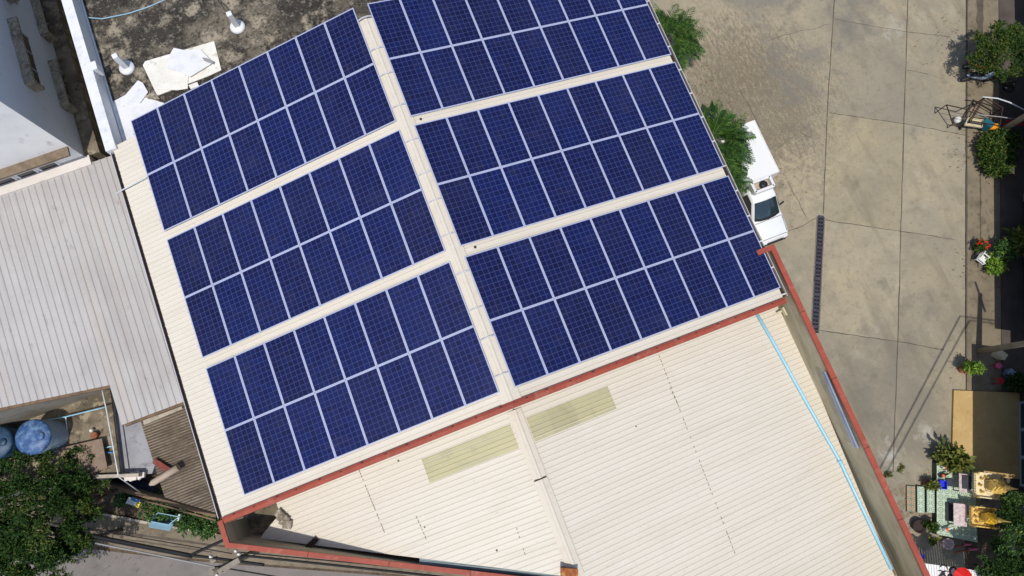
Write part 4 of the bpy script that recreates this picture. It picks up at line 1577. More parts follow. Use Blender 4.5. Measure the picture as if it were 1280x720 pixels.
for q in (p0, p1, p2, p3):
    cc = (p0 + p1 + p2 + p3) / 4
    s = MB()
    x, y = q.x + (cc.x - q.x) * .2, q.y + (cc.y - q.y) * .2
    s.tube([(x - .03, y, .07), (x + .03, y, .07)], .07, 12)
    s.build('wheel', 'rubber', cr)

wb = thing('painted_box', 'white box with a yellow side and a blue top edge in the garden strip', 'box', U(165, 632, 0))
m = MB()
p0, p1, p2, p3 = U(157, 629, .7), U(172, 634, .7), U(175, 627, .7), U(161, 621, .7)
m.prism([q[:2] for q in (p0, p1, p2, p3)], 0, .7)
m.build('body', 'white_plastic', wb)
m = MB()
m.bar((p1.x, p1.y, .72), (p2.x, p2.y, .72), .14, .08)
m.build('yellow_side', 'yellow_paint', wb)
m = MB()
m.bar((p2.x - .0, p2.y, .71), p3.lerp(p2, .3) + Vector((0, 0, .01)), .16, .07)
m.build('blue_edge', 'bright_blue', wb)

# ------------------------------------------------------------------ white pickup with a box body
TX, TW = 15.86, 0.84            # centre line and half width
tr = thing('box_pickup', 'white pickup truck with a white box body parked along the building under the palms', 'truck', (TX, -6.5, 0))


def loft(mb, secs, smooth=True):
    """secs: list of closed rings with the same count"""
    o = len(mb.v)
    n = len(secs[0])
    for s_ in secs:
        mb.v += [Vector(p) for p in s_]
    mb.smooth = smooth
    for i in range(len(secs) - 1):
        for k in range(n):
            mb.face((o + i * n + k, o + (i + 1) * n + k, o + (i + 1) * n + (k + 1) % n, o + i * n + (k + 1) % n))
    mb.smooth = False
    mb.face([o + k for k in range(n)])
    mb.face([o + (len(secs) - 1) * n + k for k in reversed(range(n))])


def ring(y, hw, z0, z1, crown_=0.03, r=0.10):
    """cross-section with rounded shoulders"""
    pts = [(-hw * .94, z0), (-hw, z0 + .12), (-hw, z1 - r), (-hw + r * .3, z1 - r * .3), (-hw + r, z1), (0, z1 + crown_), (hw - r, z1), (hw - r * .3, z1 - r * .3), (hw, z1 - r), (hw, z0 + .12), (hw * .94, z0)]
    return [(TX + x, y, z) for x, z in pts]


m = MB()
loft(m, [ring(-9.50, .58, .42, .72), ring(-9.44, .70, .36, .84), ring(-9.28, .79, .33, .92), ring(-8.9, .83, .33, .985), ring(-8.35, TW, .33, 1.03), ring(-8.2, TW, .33, 1.05), ring(-6.7, TW, .33, 1.05), ring(-6.55, TW - .02, .33, 1.0)])
# cabin: sloped pillars and roof
cab = [(-8.22, .80, 1.02, 1.05, .74), (-7.9, .80, 1.02, 1.33, .70), (-7.5, .80, 1.02, 1.66, .65), (-7.3, .80, 1.02, 1.715, .645), (-6.85, .80, 1.02, 1.70, .64), (-6.66, .80, 1.02, 1.62, .63)]
secs = []
for y, hb, z0, z1, ht in cab:
    secs.append([(TX - hb, y, z0), (TX - hb + (hb - ht) * .5, y, (z0 + z1) / 2), (TX - ht, y, z1 - .04), (TX - ht + .07, y, z1), (TX, y, z1 + .02), (TX + ht - .07, y, z1), (TX + ht, y, z1 - .04), (TX + hb - (hb - ht) * .5, y, (z0 + z1) / 2), (TX + hb, y, z0)])
loft(m, secs)
m.build('body', 'truck_white', tr)
# windscreen with a dark lower edge
ws = MB()
B = [(-.70, -8.27, 1.065), (-.4, -8.36, 1.07), (0, -8.40, 1.072), (.4, -8.36, 1.07), (.70, -8.27, 1.065)]
T = [(-.585, -7.50, 1.70), (-.3, -7.53, 1.712), (0, -7.54, 1.718), (.3, -7.53, 1.712), (.585, -7.50, 1.70)]
ws.smooth = True
ws.add([(TX + x, y, z) for x, y, z in B + T], [(k, k + 1, 6 + k, 5 + k) for k in range(4)])
ws.smooth = False
W = ws.build('windscreen', 'truck_glass', tr)
wp = MB()
wp.add([(TX + x, y, z + .008) for x, y, z in B] + [(TX + x * .985, y + .10, z + .09) for x, y, z in B], [(k, k + 1, 6 + k, 5 + k) for k in range(4)])
wp.bar((TX - .45, -8.33, 1.10), (TX - .05, -8.25, 1.17), .02, .015)
wp.bar((TX + .10, -8.35, 1.10), (TX + .48, -8.22, 1.17), .02, .015)
wp.build('wiper', 'black_plastic', W)
mi = MB()
mi.box((TX + .02, -7.72, 1.52), (.22, .06, .07))
mi.build('rear_mirror', 'black_plastic', W)
for sg in (-1, 1):
    sw_ = MB()
    q = [(sg * .805, -8.05, 1.08), (sg * .805, -6.85, 1.08), (sg * .672, -6.92, 1.60), (sg * .682, -7.42, 1.60)]
    sw_.add([(TX + x + sg * .006, y, z) for x, y, z in q], [(0, 1, 2, 3) if sg > 0 else (3, 2, 1, 0)])
    sw_.build('side_window', 'window_dark', tr)
    mr = MB()
    mr.box((TX + sg * 1.0, -7.86, 1.13), (.20, .09, .15), rz=sg * .25)
    mr.bar((TX + sg * .82, -7.92, 1.08), (TX + sg * .95, -7.87, 1.1), .05, .04)
    mr.build('mirror', 'black_plastic', tr)
    hl = MB()
    hl.box((TX + sg * .60, -9.42, .72), (.26, .16, .15), rz=sg * .35)
    hl.build('headlight', 'frame_white', tr)
    for y in (-8.75, -4.75):
        wh = MB()
        wh.tube([(TX + sg * .62, y, .33), (TX + sg * .83, y, .33)], .33, 24)
        wo = wh.build('wheel', 'rubber', tr)
        rm = MB()
        rm.tube([(TX + sg * .825, y, .33), (TX + sg * .84, y, .33)], .19, 18)
        rm.build('rim', 'chrome', wo)
sm_ = MB()
for a, b in (((-.74, -8.42, 1.062), (.74, -8.42, 1.062)), ((-.76, -8.45, 1.03), (-.70, -9.25, .955)), ((.76, -8.45, 1.03), (.70, -9.25, .955)), ((-.66, -9.33, .93), (.66, -9.33, .93))):
    sm_.bar((TX + a[0], a[1], a[2]), (TX + b[0], b[1], b[2]), .014, .03)
for sg in (-1, 1):
    sm_.bar((TX + sg * .842, -8.15, .6), (TX + sg * .842, -8.15, 1.04), .012, .012)
    sm_.bar((TX + sg * .842, -6.85, .6), (TX + sg * .842, -6.85, 1.04), .012, .012)
    sm_.box((TX + sg * .85, -7.0, .95), (.03, .16, .03))
sm_.build('panel_gap', 'dark_metal', tr)
bm = MB()
bm.box((TX, -9.50, .50), (1.30, .14, .20))
bm.box((TX - .66, -9.40, .50), (.2, .14, .2), rz=-.6)
bm.box((TX + .66, -9.40, .50), (.2, .14, .2), rz=.6)
bm.build('bumper', 'black_plastic', tr)
gl = MB()
gl.box((TX, -9.515, .70), (.8, .05, .12))
gl.build('grille', 'dark_metal', tr)
# box body
m = MB()
BX0, BX1, BY0, BY1 = TX - 1.0, TX + 1.05, -6.52, -3.55
m.box(((BX0 + BX1) / 2, (BY0 + BY1) / 2, 1.40), (BX1 - BX0, BY1 - BY0, 1.60))
m.box(((BX0 + BX1) / 2, (BY0 + BY1) / 2, .55), (BX1 - BX0 - .6, BY1 - BY0, .18))
bxo = m.build('box_body', 'box_white', tr)
m = MB()
for x in (BX0 + .02, BX1 - .02):
    m.box((x, (BY0 + BY1) / 2, 2.21), (.05, BY1 - BY0, .03))
for y in (BY0 + .025, BY1 - .025):
    m.box(((BX0 + BX1) / 2, y, 2.212), (BX1 - BX0 - .1, .05, .03))
m.build('edge_trim', 'white_paint', bxo)
# cooling unit above the cab
m = MB()
ux, uy = TX + .02, -6.80
for a, b in (((-.50, -.26), (.50, -.26)), ((-.50, .26), (.50, .26)), ((-.5, -.26), (-.5, .26)), ((.5, -.26), (.5, .26))):
    m.bar((ux + a[0], uy + a[1], 1.98), (ux + b[0], uy + b[1], 1.98), .13, .36)
m.box((ux, uy, 1.81), (1.0, .55, .03))
cu = m.build('cooling_unit', 'white_paint', tr)
m = MB()
m.box((ux, uy, 1.90), (.86, .38, .02))
m.build('well', 'pipe_beige', cu)
m = MB()
m.lathe((ux + .08, uy - .01, 1.90), [(.19, 0), (.19, .20), (.05, .21)], 18)
m.build('fan', 'black_plastic', cu)

# ------------------------------------------------------------------ palms between the wall and the truck
def palm(px, py, z, r, n, lab, seed, trunk_h=None):
    random.seed(seed)
    p = U(px, py, z)
    t = thing('palm', lab, 'palm', (p.x, p.y, 0), 'palms along the building wall')
    h = z - .6
    tk = MB()
    for k in range(5):
        a = k * 2 * PI / 5 + seed
        q = .28
        tk.tube([(p.x + q * math.cos(a), p.y + q * math.sin(a), 0), (p.x + q * 1.25 * math.cos(a), p.y + q * 1.25 * math.sin(a), h * .5), (p.x + q * 1.7 * math.cos(a), p.y + q * 1.7 * math.sin(a), h * (.75 + .05 * k))], [.07, .06, .045], 7)
    tk.build('trunk', 'trunk_palm', t)
    c = MB()
    for k in range(5):
        a = k * 2 * PI / 5 + seed
        b0 = Vector((p.x + .48 * math.cos(a), p.y + .48 * math.sin(a), h * (.75 + .05 * k)))
        for i in range(n // 5):
            az = a + random.uniform(-2.2, 2.2)
            frond(c, b0, az, random.uniform(.35, 1.15), r * random.uniform(.75, 1.1), random.uniform(1.2, 2.2), wd=random.uniform(.28, .40))
    c.build('crown', 'leaf_palm', t)
    random.seed(seed + 100)


palm(839, 40, 3.6, 1.8, 100, 'bushy green palm by the back corner of the solar roof, away from the truck', 3)
palm(906, 168, 3.6, 1.75, 100, 'bushy palm whose fronds overhang the rear of the white truck', 5)
palm(905, 212, 3.2, 1.4, 80, 'lower palm overhanging the truck just behind its cab', 8)
# broad leaved plant at the foot of the palms
p = U(893, 150, 2.2)
c = MB()
for k in range(16):
    az = k * 2.4
    base = Vector((p.x, p.y, 1.2))
    d = Vector((math.cos(az) * .7, math.sin(az) * .7, random.uniform(.3, .9))).normalized()
    leaf(c, base + d * .5, d, Vector((0, 0, 1)), random.uniform(.8, 1.2), .34)
    c.tube([base, base + d * .55], .015, 4)
c.cur = 1
c.tube([(p.x, p.y, 0), (p.x, p.y, 1.3)], [.09, .06], 8)
solo('banana_plant', c, ['leaf_palm', 'trunk_palm'], 'broad leaved plant beside the palms behind the white truck', 'plant')

# ------------------------------------------------------------------ drain grating in the driveway
dg = thing('drain_grating', 'long dark iron drain grating set in the concrete driveway', 'drain', U(1023, 345, 0))
a, b = U(1026, 271, 0), U(1018.5, 416, 0)
d = (b - a).normalized()
n = Vector((-d.y, d.x, 0))
L = (b - a).length
m = MB()
m.bar(a + Vector((0, 0, .012)), b + Vector((0, 0, .012)), .34, .008)
m.build('trough', 'drain_dark', dg)
m = MB()
for s_ in (-1, 1):
    m.bar(a + n * .20 * s_ + Vector((0, 0, .013)), b + n * .20 * s_ + Vector((0, 0, .013)), .06, .01)
m.build('edging', 'verge', dg)
m = MB()
for s_ in (-1, 1):
    m.bar(a + n * .155 * s_ + Vector((0, 0, .022)), b + n * .155 * s_ + Vector((0, 0, .022)), .05, .012)
m.bar(a + Vector((0, 0, .022)), b + Vector((0, 0, .022)), .02, .012)
q = 0.0
while q < L:
    c0 = a + d * q
    m.bar(c0 - n * .15 + Vector((0, 0, .0225)), c0 + n * .15 + Vector((0, 0, .0225)), .07 if int(q / .21) % 4 else .14, .011)
    q += .21
m.build('grate', 'drain_iron', dg)

# ------------------------------------------------------------------ row of houses beyond the lane (their porches shade the strip)
ZP = 2.75


def house(s0, s1, t_front, t_porch, lab, seed, col='house_wall', ZP=2.9):
    random.seed(seed)
    c = KP((s0 + s1) / 2, t_front, 0)
    h = thing('town_house', lab, 'house', c, 'houses beyond the lane')

    def rect(mb, s0, s1, t0, t1, z0, z1):
        mb.prism([KP(s0, t0)[:2], KP(s1, t0)[:2], KP(s1, t1)[:2], KP(s0, t1)[:2]], z0, z1)
    m = MB()
    rect(m, s0, s1, t_front, t_front + 9, 0, 6.2)
    m.build('wall', col, h)
    m = MB()
    rect(m, s0 - .05, s1 + .05, t_front - .5, t_front + 9.2, 6.2, 6.4)
    m.build('roof', 'house_roof', h)
    m = MB()
    rect(m, s0, s1 - .04, t_porch, t_front + .02, ZP, ZP + .14)
    m.build('porch_roof', 'house_roof', h)
    m = MB()
    a, b = KP(s0 + .5, t_front - .03), KP(s1 - .5, t_front - .03)
    m.bar((a.x, a.y, 1.2), (b.x, b.y, 1.2), .05, 2.3)
    dr = m.build('shutter_door', 'shutter', h)
    m = MB()
    for k in range(9):
        m.bar((a.x - E_.x * .03, a.y - E_.y * .03, .3 + k * .25), (b.x - E_.x * .03, b.y - E_.y * .03, .3 + k * .25), .02, .02)
    m.build('slat', 'rust_steel', dr)
    return h


house(-1.3, 7.2, 2.95, 1.40, 'house with a dark louvred front beyond the lane, opposite the red flowers', 11)
house(7.6, 13.0, 3.3, 1.45, 'house behind the steel cage trolley beyond the lane', 12)
house(13.2, 24.0, 4.4, 2.6, 'house behind the leafy tree at the far end of the lane', 13)
h2 = house(-8.8, -2.6, 2.65, 0.22, 'house with a blue-grey framed door behind the tan terrace', 14, ZP=3.9)
# its sliding door, whose frame shows at the terrace
for k in range(3):
    m = MB()
    s_a, s_b = -7.9 + k * 1.35, -6.6 + k * 1.35
    a, b = KP(s_a, 2.58), KP(s_b, 2.58)
    for zz in (.22, 2.25):
        m.bar((a.x, a.y, zz), (b.x, b.y, zz), .07, .09)
    for q in (a, b):
        m.box((q.x, q.y, 1.22), (.09, .09, 2.1), rz=.5)
    o = m.build('sliding_door', 'frame_blue', h2)
    m = MB()
    m.bar((a.x, a.y, 1.22), (b.x, b.y, 1.22), .02, 1.95)
    m.build('pane', 'door_teal', o)

# ------------------------------------------------------------------ trees
def tree(name, px, py, z, base, clumps, n, L, W, leafm, lab, seed, limbs=6, gap=.0, group='trees around the building', rt=.16, mats=(0,)):
    random.seed(seed)
    c0 = U(px, py, z)
    b0 = Vector((base[0], base[1], 0)) if base else Vector((c0.x, c0.y, 0))
    t = thing(name, lab, 'tree', b0, group)
    cl = []
    for (dx, dy, dz, rx, ry, rz_) in clumps:
        cl.append((c0.x + dx, c0.y + dy, c0.z + dz, rx, ry, rz_))
    m = MB()
    top = Vector((c0.x, c0.y, c0.z - .3))
    fork = b0.lerp(top, .45)
    m.tube([b0, b0.lerp(fork, .5) + Vector((.05, .04, 0)), fork], [rt, rt * .8, rt * .65], 10)
    for k in range(min(limbs, len(cl))):
        e = Vector(cl[k][:3])
        mid = fork.lerp(e, .5) + Vector((0, 0, -.15))
        m.tube([fork, mid, e], [rt * .5, rt * .3, rt * .1], 7)
        for q in range(3):
            e2 = e + rnd_dir(0) * cl[k][3] * .8
            m.tube([mid.lerp(e, .4), e2], [rt * .18, rt * .06], 5)
    m.build('trunk', 'bark', t)
    m = MB()
    crown(m, cl, int(n * 1.5), L * .8, W * .62, gap, mats)
    m.build('crown', leafm if isinstance(leafm, (list, tuple)) else [leafm], t)
    return t


def clumps(n, R_, rz_, r, seed, flat=1.0):
    random.seed(seed)
    out = []
    for k in range(n):
        a = k * 2.4
        q = R_ * math.sqrt((k + .5) / n)
        out.append((q * math.cos(a), q * math.sin(a), rz_ * (1 - (q / R_) ** 2) * random.uniform(.3, 1.0) - rz_ * .4, r * random.uniform(.75, 1.2), r * random.uniform(.75, 1.2), r * random.uniform(.5, .8)))
    return out


LM = ['leaf_dark', 'leaf_mixed']
tree('broadleaf_tree', 26, 634, 5.6, None, clumps(34, 2.75, 2.0, .56, 21), 5200, .20, .10, LM, 'large dark green tree over the tank deck and the pavement', 22, limbs=8, gap=.2, mats=(0, 0, 1))
tree('broadleaf_tree', 14, 706, 5.2, None, clumps(22, 2.0, 1.6, .50, 31), 3000, .20, .10, LM, 'yellowing tree overhanging the street in the bottom left corner', 32, limbs=6, gap=.12, mats=(0, 0, 1))
tree('broadleaf_tree', 96, 622, 4.6, None, clumps(11, 1.05, .8, .45, 33), 1100, .19, .10, LM, 'small bushy tree in front of the plywood covered deck', 34, limbs=4, gap=.18, mats=(0, 0, 1))
tree('broadleaf_tree', 84, 680, 4.4, None, clumps(6, .55, .5, .40, 35), 480, .20, .11, 'leaf_dark', 'lone leafy bough hanging over the street beside the corner tree', 36, limbs=4, gap=.16, rt=.09)
tree('broadleaf_tree', 1260, 60, 2.5, None, clumps(18, 1.45, 1.3, .50, 41), 2900, .16, .09, LM, 'rounded bright green tree beyond the kerb, next to the motorcycles', 42, limbs=7, rt=.11, gap=.12, mats=(0, 1, 1))
LP = ['leaf_palm', 'leaf_dark']
tree('broadleaf_tree', 1296, 668, 2.3, None, clumps(22, 1.75, 1.2, .46, 51), 4600, .17, .09, LP, 'dense dark green tree hiding the yard behind the two gilded spirit houses', 52, limbs=8, rt=.12, gap=.12, mats=(0, 1, 1))
tree('broadleaf_tree', 1270, 732, 3.0, None, clumps(16, 1.4, 1.2, .48, 61), 3400, .17, .09, LP, 'dark green tree in the bottom right corner behind the white awning', 62, limbs=6, rt=.11, gap=.12, mats=(0, 1))


def bush(name, px, py, r, h, n, L, leafm, lab, seed, cat='shrub', pot=None, group='plants beyond the lane', flowers=None):
    random.seed(seed)
    p = U(px, py, h * .6)
    mats = [leafm, 'bark']
    c = MB()
    cl = [(p.x + random.uniform(-.5, .5) * r, p.y + random.uniform(-.5, .5) * r, h * random.uniform(.45, .8), r * .62, r * .62, h * .3) for k in range(6)]
    t = thing(name, lab, cat, (p.x, p.y, 0), group)
    crown(c, cl, n, L, L * .42)
    c.cur = 1
    for q in cl:
        c.tube([(p.x, p.y, .15), (q[0], q[1], q[2])], [.02, .008], 5)
    c.build('foliage', mats, t)
    if pot:
        m = MB()
        pr, ph, pm = pot
        m.lathe((p.x, p.y, 0.01), [(pr * .7, 0), (pr, ph), (pr * .9, ph), (pr * .85, ph - .04)], 16)
        m.build('pot', pm, t)
    if flowers:
        m = MB()
        for k in range(9):
            d = rnd_dir(.1)
            q = Vector((p.x, p.y, h * .7)) + Vector((d.x * r * .8, d.y * r * .8, abs(d.z) * h * .4))
            for i in range(5):
                leaf(m, q, rnd_dir(0), Vector((0, 0, 1)), .09, .07)
        m.build('flowers', flowers, t)
    return t


bush('shrub', 1247, 190, 1.25, 1.0, 1500, .2, 'leaf_mixed', 'wide green shrub just below the steel cage trolley', 71)
bush('shrub', 1262, 312, .85, 1.1, 520, .18, 'leaf_palm', 'potted shrub beside the red flowers and white chair', 72)
bush('flowering_plant', 1226, 308, .4, .8, 150, .14, 'leaf_mixed', 'small plant with red flowers at the white chair', 73, pot=(.22, .3, 'dark_pot'), flowers='flower_red')
bush('shrub', 1243, 331, .5, .7, 220, .20, 'leaf_bright', 'yellow green leafy plant under the potted shrub by the chair', 74)
bush('spiky_plant', 1276, 304, .5, 1.6, 160, .45, 'leaf_olive', 'pale spiky plant at the picture edge above the potted shrub', 75)
bush('potted_tree', 1215, 460, .33, 1.5, 300, .15, 'leaf_bright', 'bright yellow green potted plant at the corner of the tan terrace', 76, pot=(.24, .34, 'clay'))
bush('spiky_plant', 1190, 574, .55, 1.2, 130, .42, 'leaf_olive', 'spiky olive plant on the tan terrace edge behind the tiled shrine floor', 77, pot=(.24, .35, 'clay'))
bush('potted_plant', 1163, 605, .22, .8, 130, .15, 'leaf_olive', 'bushy olive potted plant at the upper end of the tiled steps', 78, pot=(.2, .3, 'clay'))
bush('potted_plant', 1164, 656, .26, .8, 120, .16, 'leaf_mixed', 'green potted plant at the lower end of the tiled steps', 79, pot=(.2, .3, 'clay'))
bush('dry_plant', 1164, 675, .16, .6, 40, .2, 'leaf_olive', 'dry pale plant just below the green potted plant of the steps', 80)
bush('weed', 1080, 573, .22, .12, 40, .10, 'leaf_olive', 'small weeds on the cracked concrete nearest the red coping', 81, group='weeds in the concrete')
bush('weed', 1110, 593, .2, .12, 40, .10, 'leaf_olive', 'small weeds in the cracked concrete right of the pale stain', 82, group='weeds in the concrete')
bush('weed', 1126, 585, .2, .1, 30, .10, 'leaf_olive', 'faint weeds in the concrete nearest the tiled steps', 83, group='weeds in the concrete')
bush('shrub', 1270, 480, .6, .8, 240, .16, 'leaf_dark', 'shaded dark shrub beside the red stool at the house', 84)

random.seed(99)
lt_ = MB()
for (px, py, r_, n_) in [(1208, 60, 2.2, 130), (1215, 190, 1.4, 60), (1216, 330, 1.0, 40), (1180, 590, 1.2, 40), (120, 650, 2.0, 110), (150, 690, 2.5, 60), (880, 130, 2.5, 110), (950, 240, 2.0, 40), (1140, 640, 1.2, 50), (1205, 455, .9, 30), (1215, 560, 1.2, 40)]:
    c_ = U(px, py, 0)
    for k in range(n_):
        q_ = Vector((c_.x + random.gauss(0, r_ * .5), c_.y + random.gauss(0, r_ * .5), .135 if px < 300 else .105))
        d_ = Vector((random.uniform(-1, 1), random.uniform(-1, 1), .05)).normalized()
        leaf(lt_, q_, d_, Vector((0, 0, 1)), random.uniform(.05, .12), random.uniform(.03, .06))
lo_ = lt_.build('leaf_litter', 'leaf_fall')
tag(lo_, 'dry brown fallen leaves scattered over the paving near the trees', 'fallen leaves', kind='stuff')

# ------------------------------------------------------------------ shrine: tiled platform, steps, spirit houses
def FR(px, py, z):
    return U(px, py, z)


sd_ = MB()
q = [FR(1171, 579, .42), FR(1218, 587, .42), FR(1222, 678, .42), FR(1171, 668, .42)]
pf = thing('shrine_platform', 'raised platform paved with green ring patterned tiles, with three steps', 'platform', (q[0] + q[2]) / 2 - Vector((0, 0, .42)))
ax = (q[3] - q[0]).normalized()
M3 = Matrix.Rotation(math.atan2(ax.y, ax.x), 4, 'Z')


def tiled(mb_name, pts, z0, z1, mside, mtop, parent):
    mb = MB()
    mb.prism([p[:2] for p in pts], z0, z1 - .012)
    s_ = mb.build(mb_name, mside, parent)
    # the tile sheet is turned to its own axis so that the tiles line up with the edges
    o = bpy.data.objects.new('tiles', None)
    c = sum(pts, Vector()) / len(pts)
    mb = MB()
    inv = M3.inverted()
    loc = [(inv @ (p - c)) for p in pts]
    mb.prism([(p.x, p.y) for p in loc], 0, .012)
    t = mb.build('tiles', mtop)
    t.parent = s_
    t.location = Vector((c.x, c.y, z1 - .0115)) - world_loc(s_)
    t.rotation_euler = (0, 0, math.atan2(ax.y, ax.x))
    return s_


tiled('floor', q, 0, .42, 'step_side', 'tile_green', pf)
for (xa, xb, y0, y1, z, tm) in [(1158.5, 1168, 608, 641, .32, 'tile_green'), (1146.5, 1155.5, 608, 641, .22, 'tile_green'), (1133.5, 1144, 607, 640, .12, 'tile_orange')]:
    tiled('step', [FR(xa, y0, z), FR(xb, y0 + .8, z), FR(xb + .3, y1, z), FR(xa + .3, y1 - .5, z)], 0, z, 'step_side', tm, pf)


def cloth_table(px, py, wx, wy, lab, wrap=True):
    p = U(px, py, .95)
    t = thing('offering_table', lab, 'table', (p.x, p.y, .42), 'offering tables on the shrine platform')
    a = math.atan2(ax.y, ax.x)
    m = MB()
    m.box((p.x, p.y, .95), (wy, wx, .03), rz=a)
    m.build('tabletop', 'cloth_pale', t)
    Ra = Matrix.Rotation(a, 3, 'Z')
    for sx in (-1, 1):
        for sy in (-1, 1):
            m = MB()
            o = Ra @ Vector((sx * (wy / 2 - .05), sy * (wx / 2 - .05), 0))
            m.box((p.x + o.x, p.y + o.y, .68), (.05, .05, .52), rz=a)
            m.build('leg', 'dark_metal', t)
    return p, a


cloth_table(1200, 643.5, .62, 1.02, 'table under a pink and white floral cloth in front of the yellow roofed spirit house')
cloth_table(1206, 604, .56, .86, 'table with its cloth half in shade in front of the larger white spirit house')
m = MB()
p = U(1206.5, 603, 1.0)
m.box((p.x + .06, p.y - .02, 1.01), (.62, .40, .06), rz=math.atan2(ax.y, ax.x))
solo('offering_tray', m, 'dark_block', 'dark purple tray on the half shaded offering table', 'tray')
for (px, py, w1, w2, lab) in [(1187, 603, .34, .36, 'dark grey block on the tiled floor beside the blue crate'), (1187, 640, .34, .85, 'long dark slab on the tiled floor left of the floral table')]:
    p = U(px, py, .5)
    m = MB()
    m.box((p.x, p.y, .47), (w2, w1, .10), rz=math.atan2(ax.y, ax.x))
    m.box((p.x, p.y, .53), (w2 - .06, w1 - .06, .02), rz=math.atan2(ax.y, ax.x))
    solo('shrine_slab', m, 'dark_block', lab, 'slab')


def figurine(px, py, body, lab, h=.32):
    p = U(px, py, .5)
    t = thing('figurine', lab, 'figurine', (p.x, p.y, .42), 'figurines on the shrine floor')
    m = MB()
    # a little standing animal: trunk, neck, head, four legs
    m.tube([(p.x - .16, p.y, .42 + h * .6), (p.x, p.y, .42 + h * .66), (p.x + .14, p.y, .42 + h * .62)], [.06, .085, .07], 10)
    m.tube([(p.x + .12, p.y, .42 + h * .66), (p.x + .19, p.y, .42 + h * .95), (p.x + .28, p.y, .42 + h * .92)], [.05, .045, .03], 8)
    for dx in (-.13, .11):
        for dy in (-.045, .045):
            m.tube([(p.x + dx, p.y + dy, .42 + h * .6), (p.x + dx, p.y + dy, .42)], [.032, .022], 6)
    m.build('body', body, t)
    m = MB()
    m.lathe((p.x - .02, p.y, .42 + h * .66), [(.07, 0), (.085, .05), (.04, .09)], 10)
    m.build('saddle', 'figure_orange', t)


figurine(1180, 583, 'porcelain', 'white and orange animal figurine nearest the spiky plant')
figurine(1184, 587.5, 'porcelain', 'second white and orange animal figurine, just below the one near the spiky plant')
figurine(1182, 661, 'porcelain', 'white and orange animal figurine at the lower corner of the tiled floor')
figurine(1177, 594, 'dark_pot', 'dark animal figurine beside the blue crate')
m = MB()
p = U(1179, 606, .6)
a0 = math.atan2(ax.y, ax.x)
for dx, dy, sx, sy in ((0, .16, .40, .03), (0, -.16, .40, .03), (.19, 0, .03, .32), (-.19, 0, .03, .32)):
    o = Matrix.Rotation(a0, 3, 'Z') @ Vector((dx, dy, 0))
    m.box((p.x + o.x, p.y + o.y, .53), (sx, sy, .22), rz=a0)
m.box((p.x, p.y, .44), (.38, .32, .04), rz=a0)
solo('crate', m, 'blue_plastic', 'vivid blue plastic crate on the tiled shrine floor', 'crate')


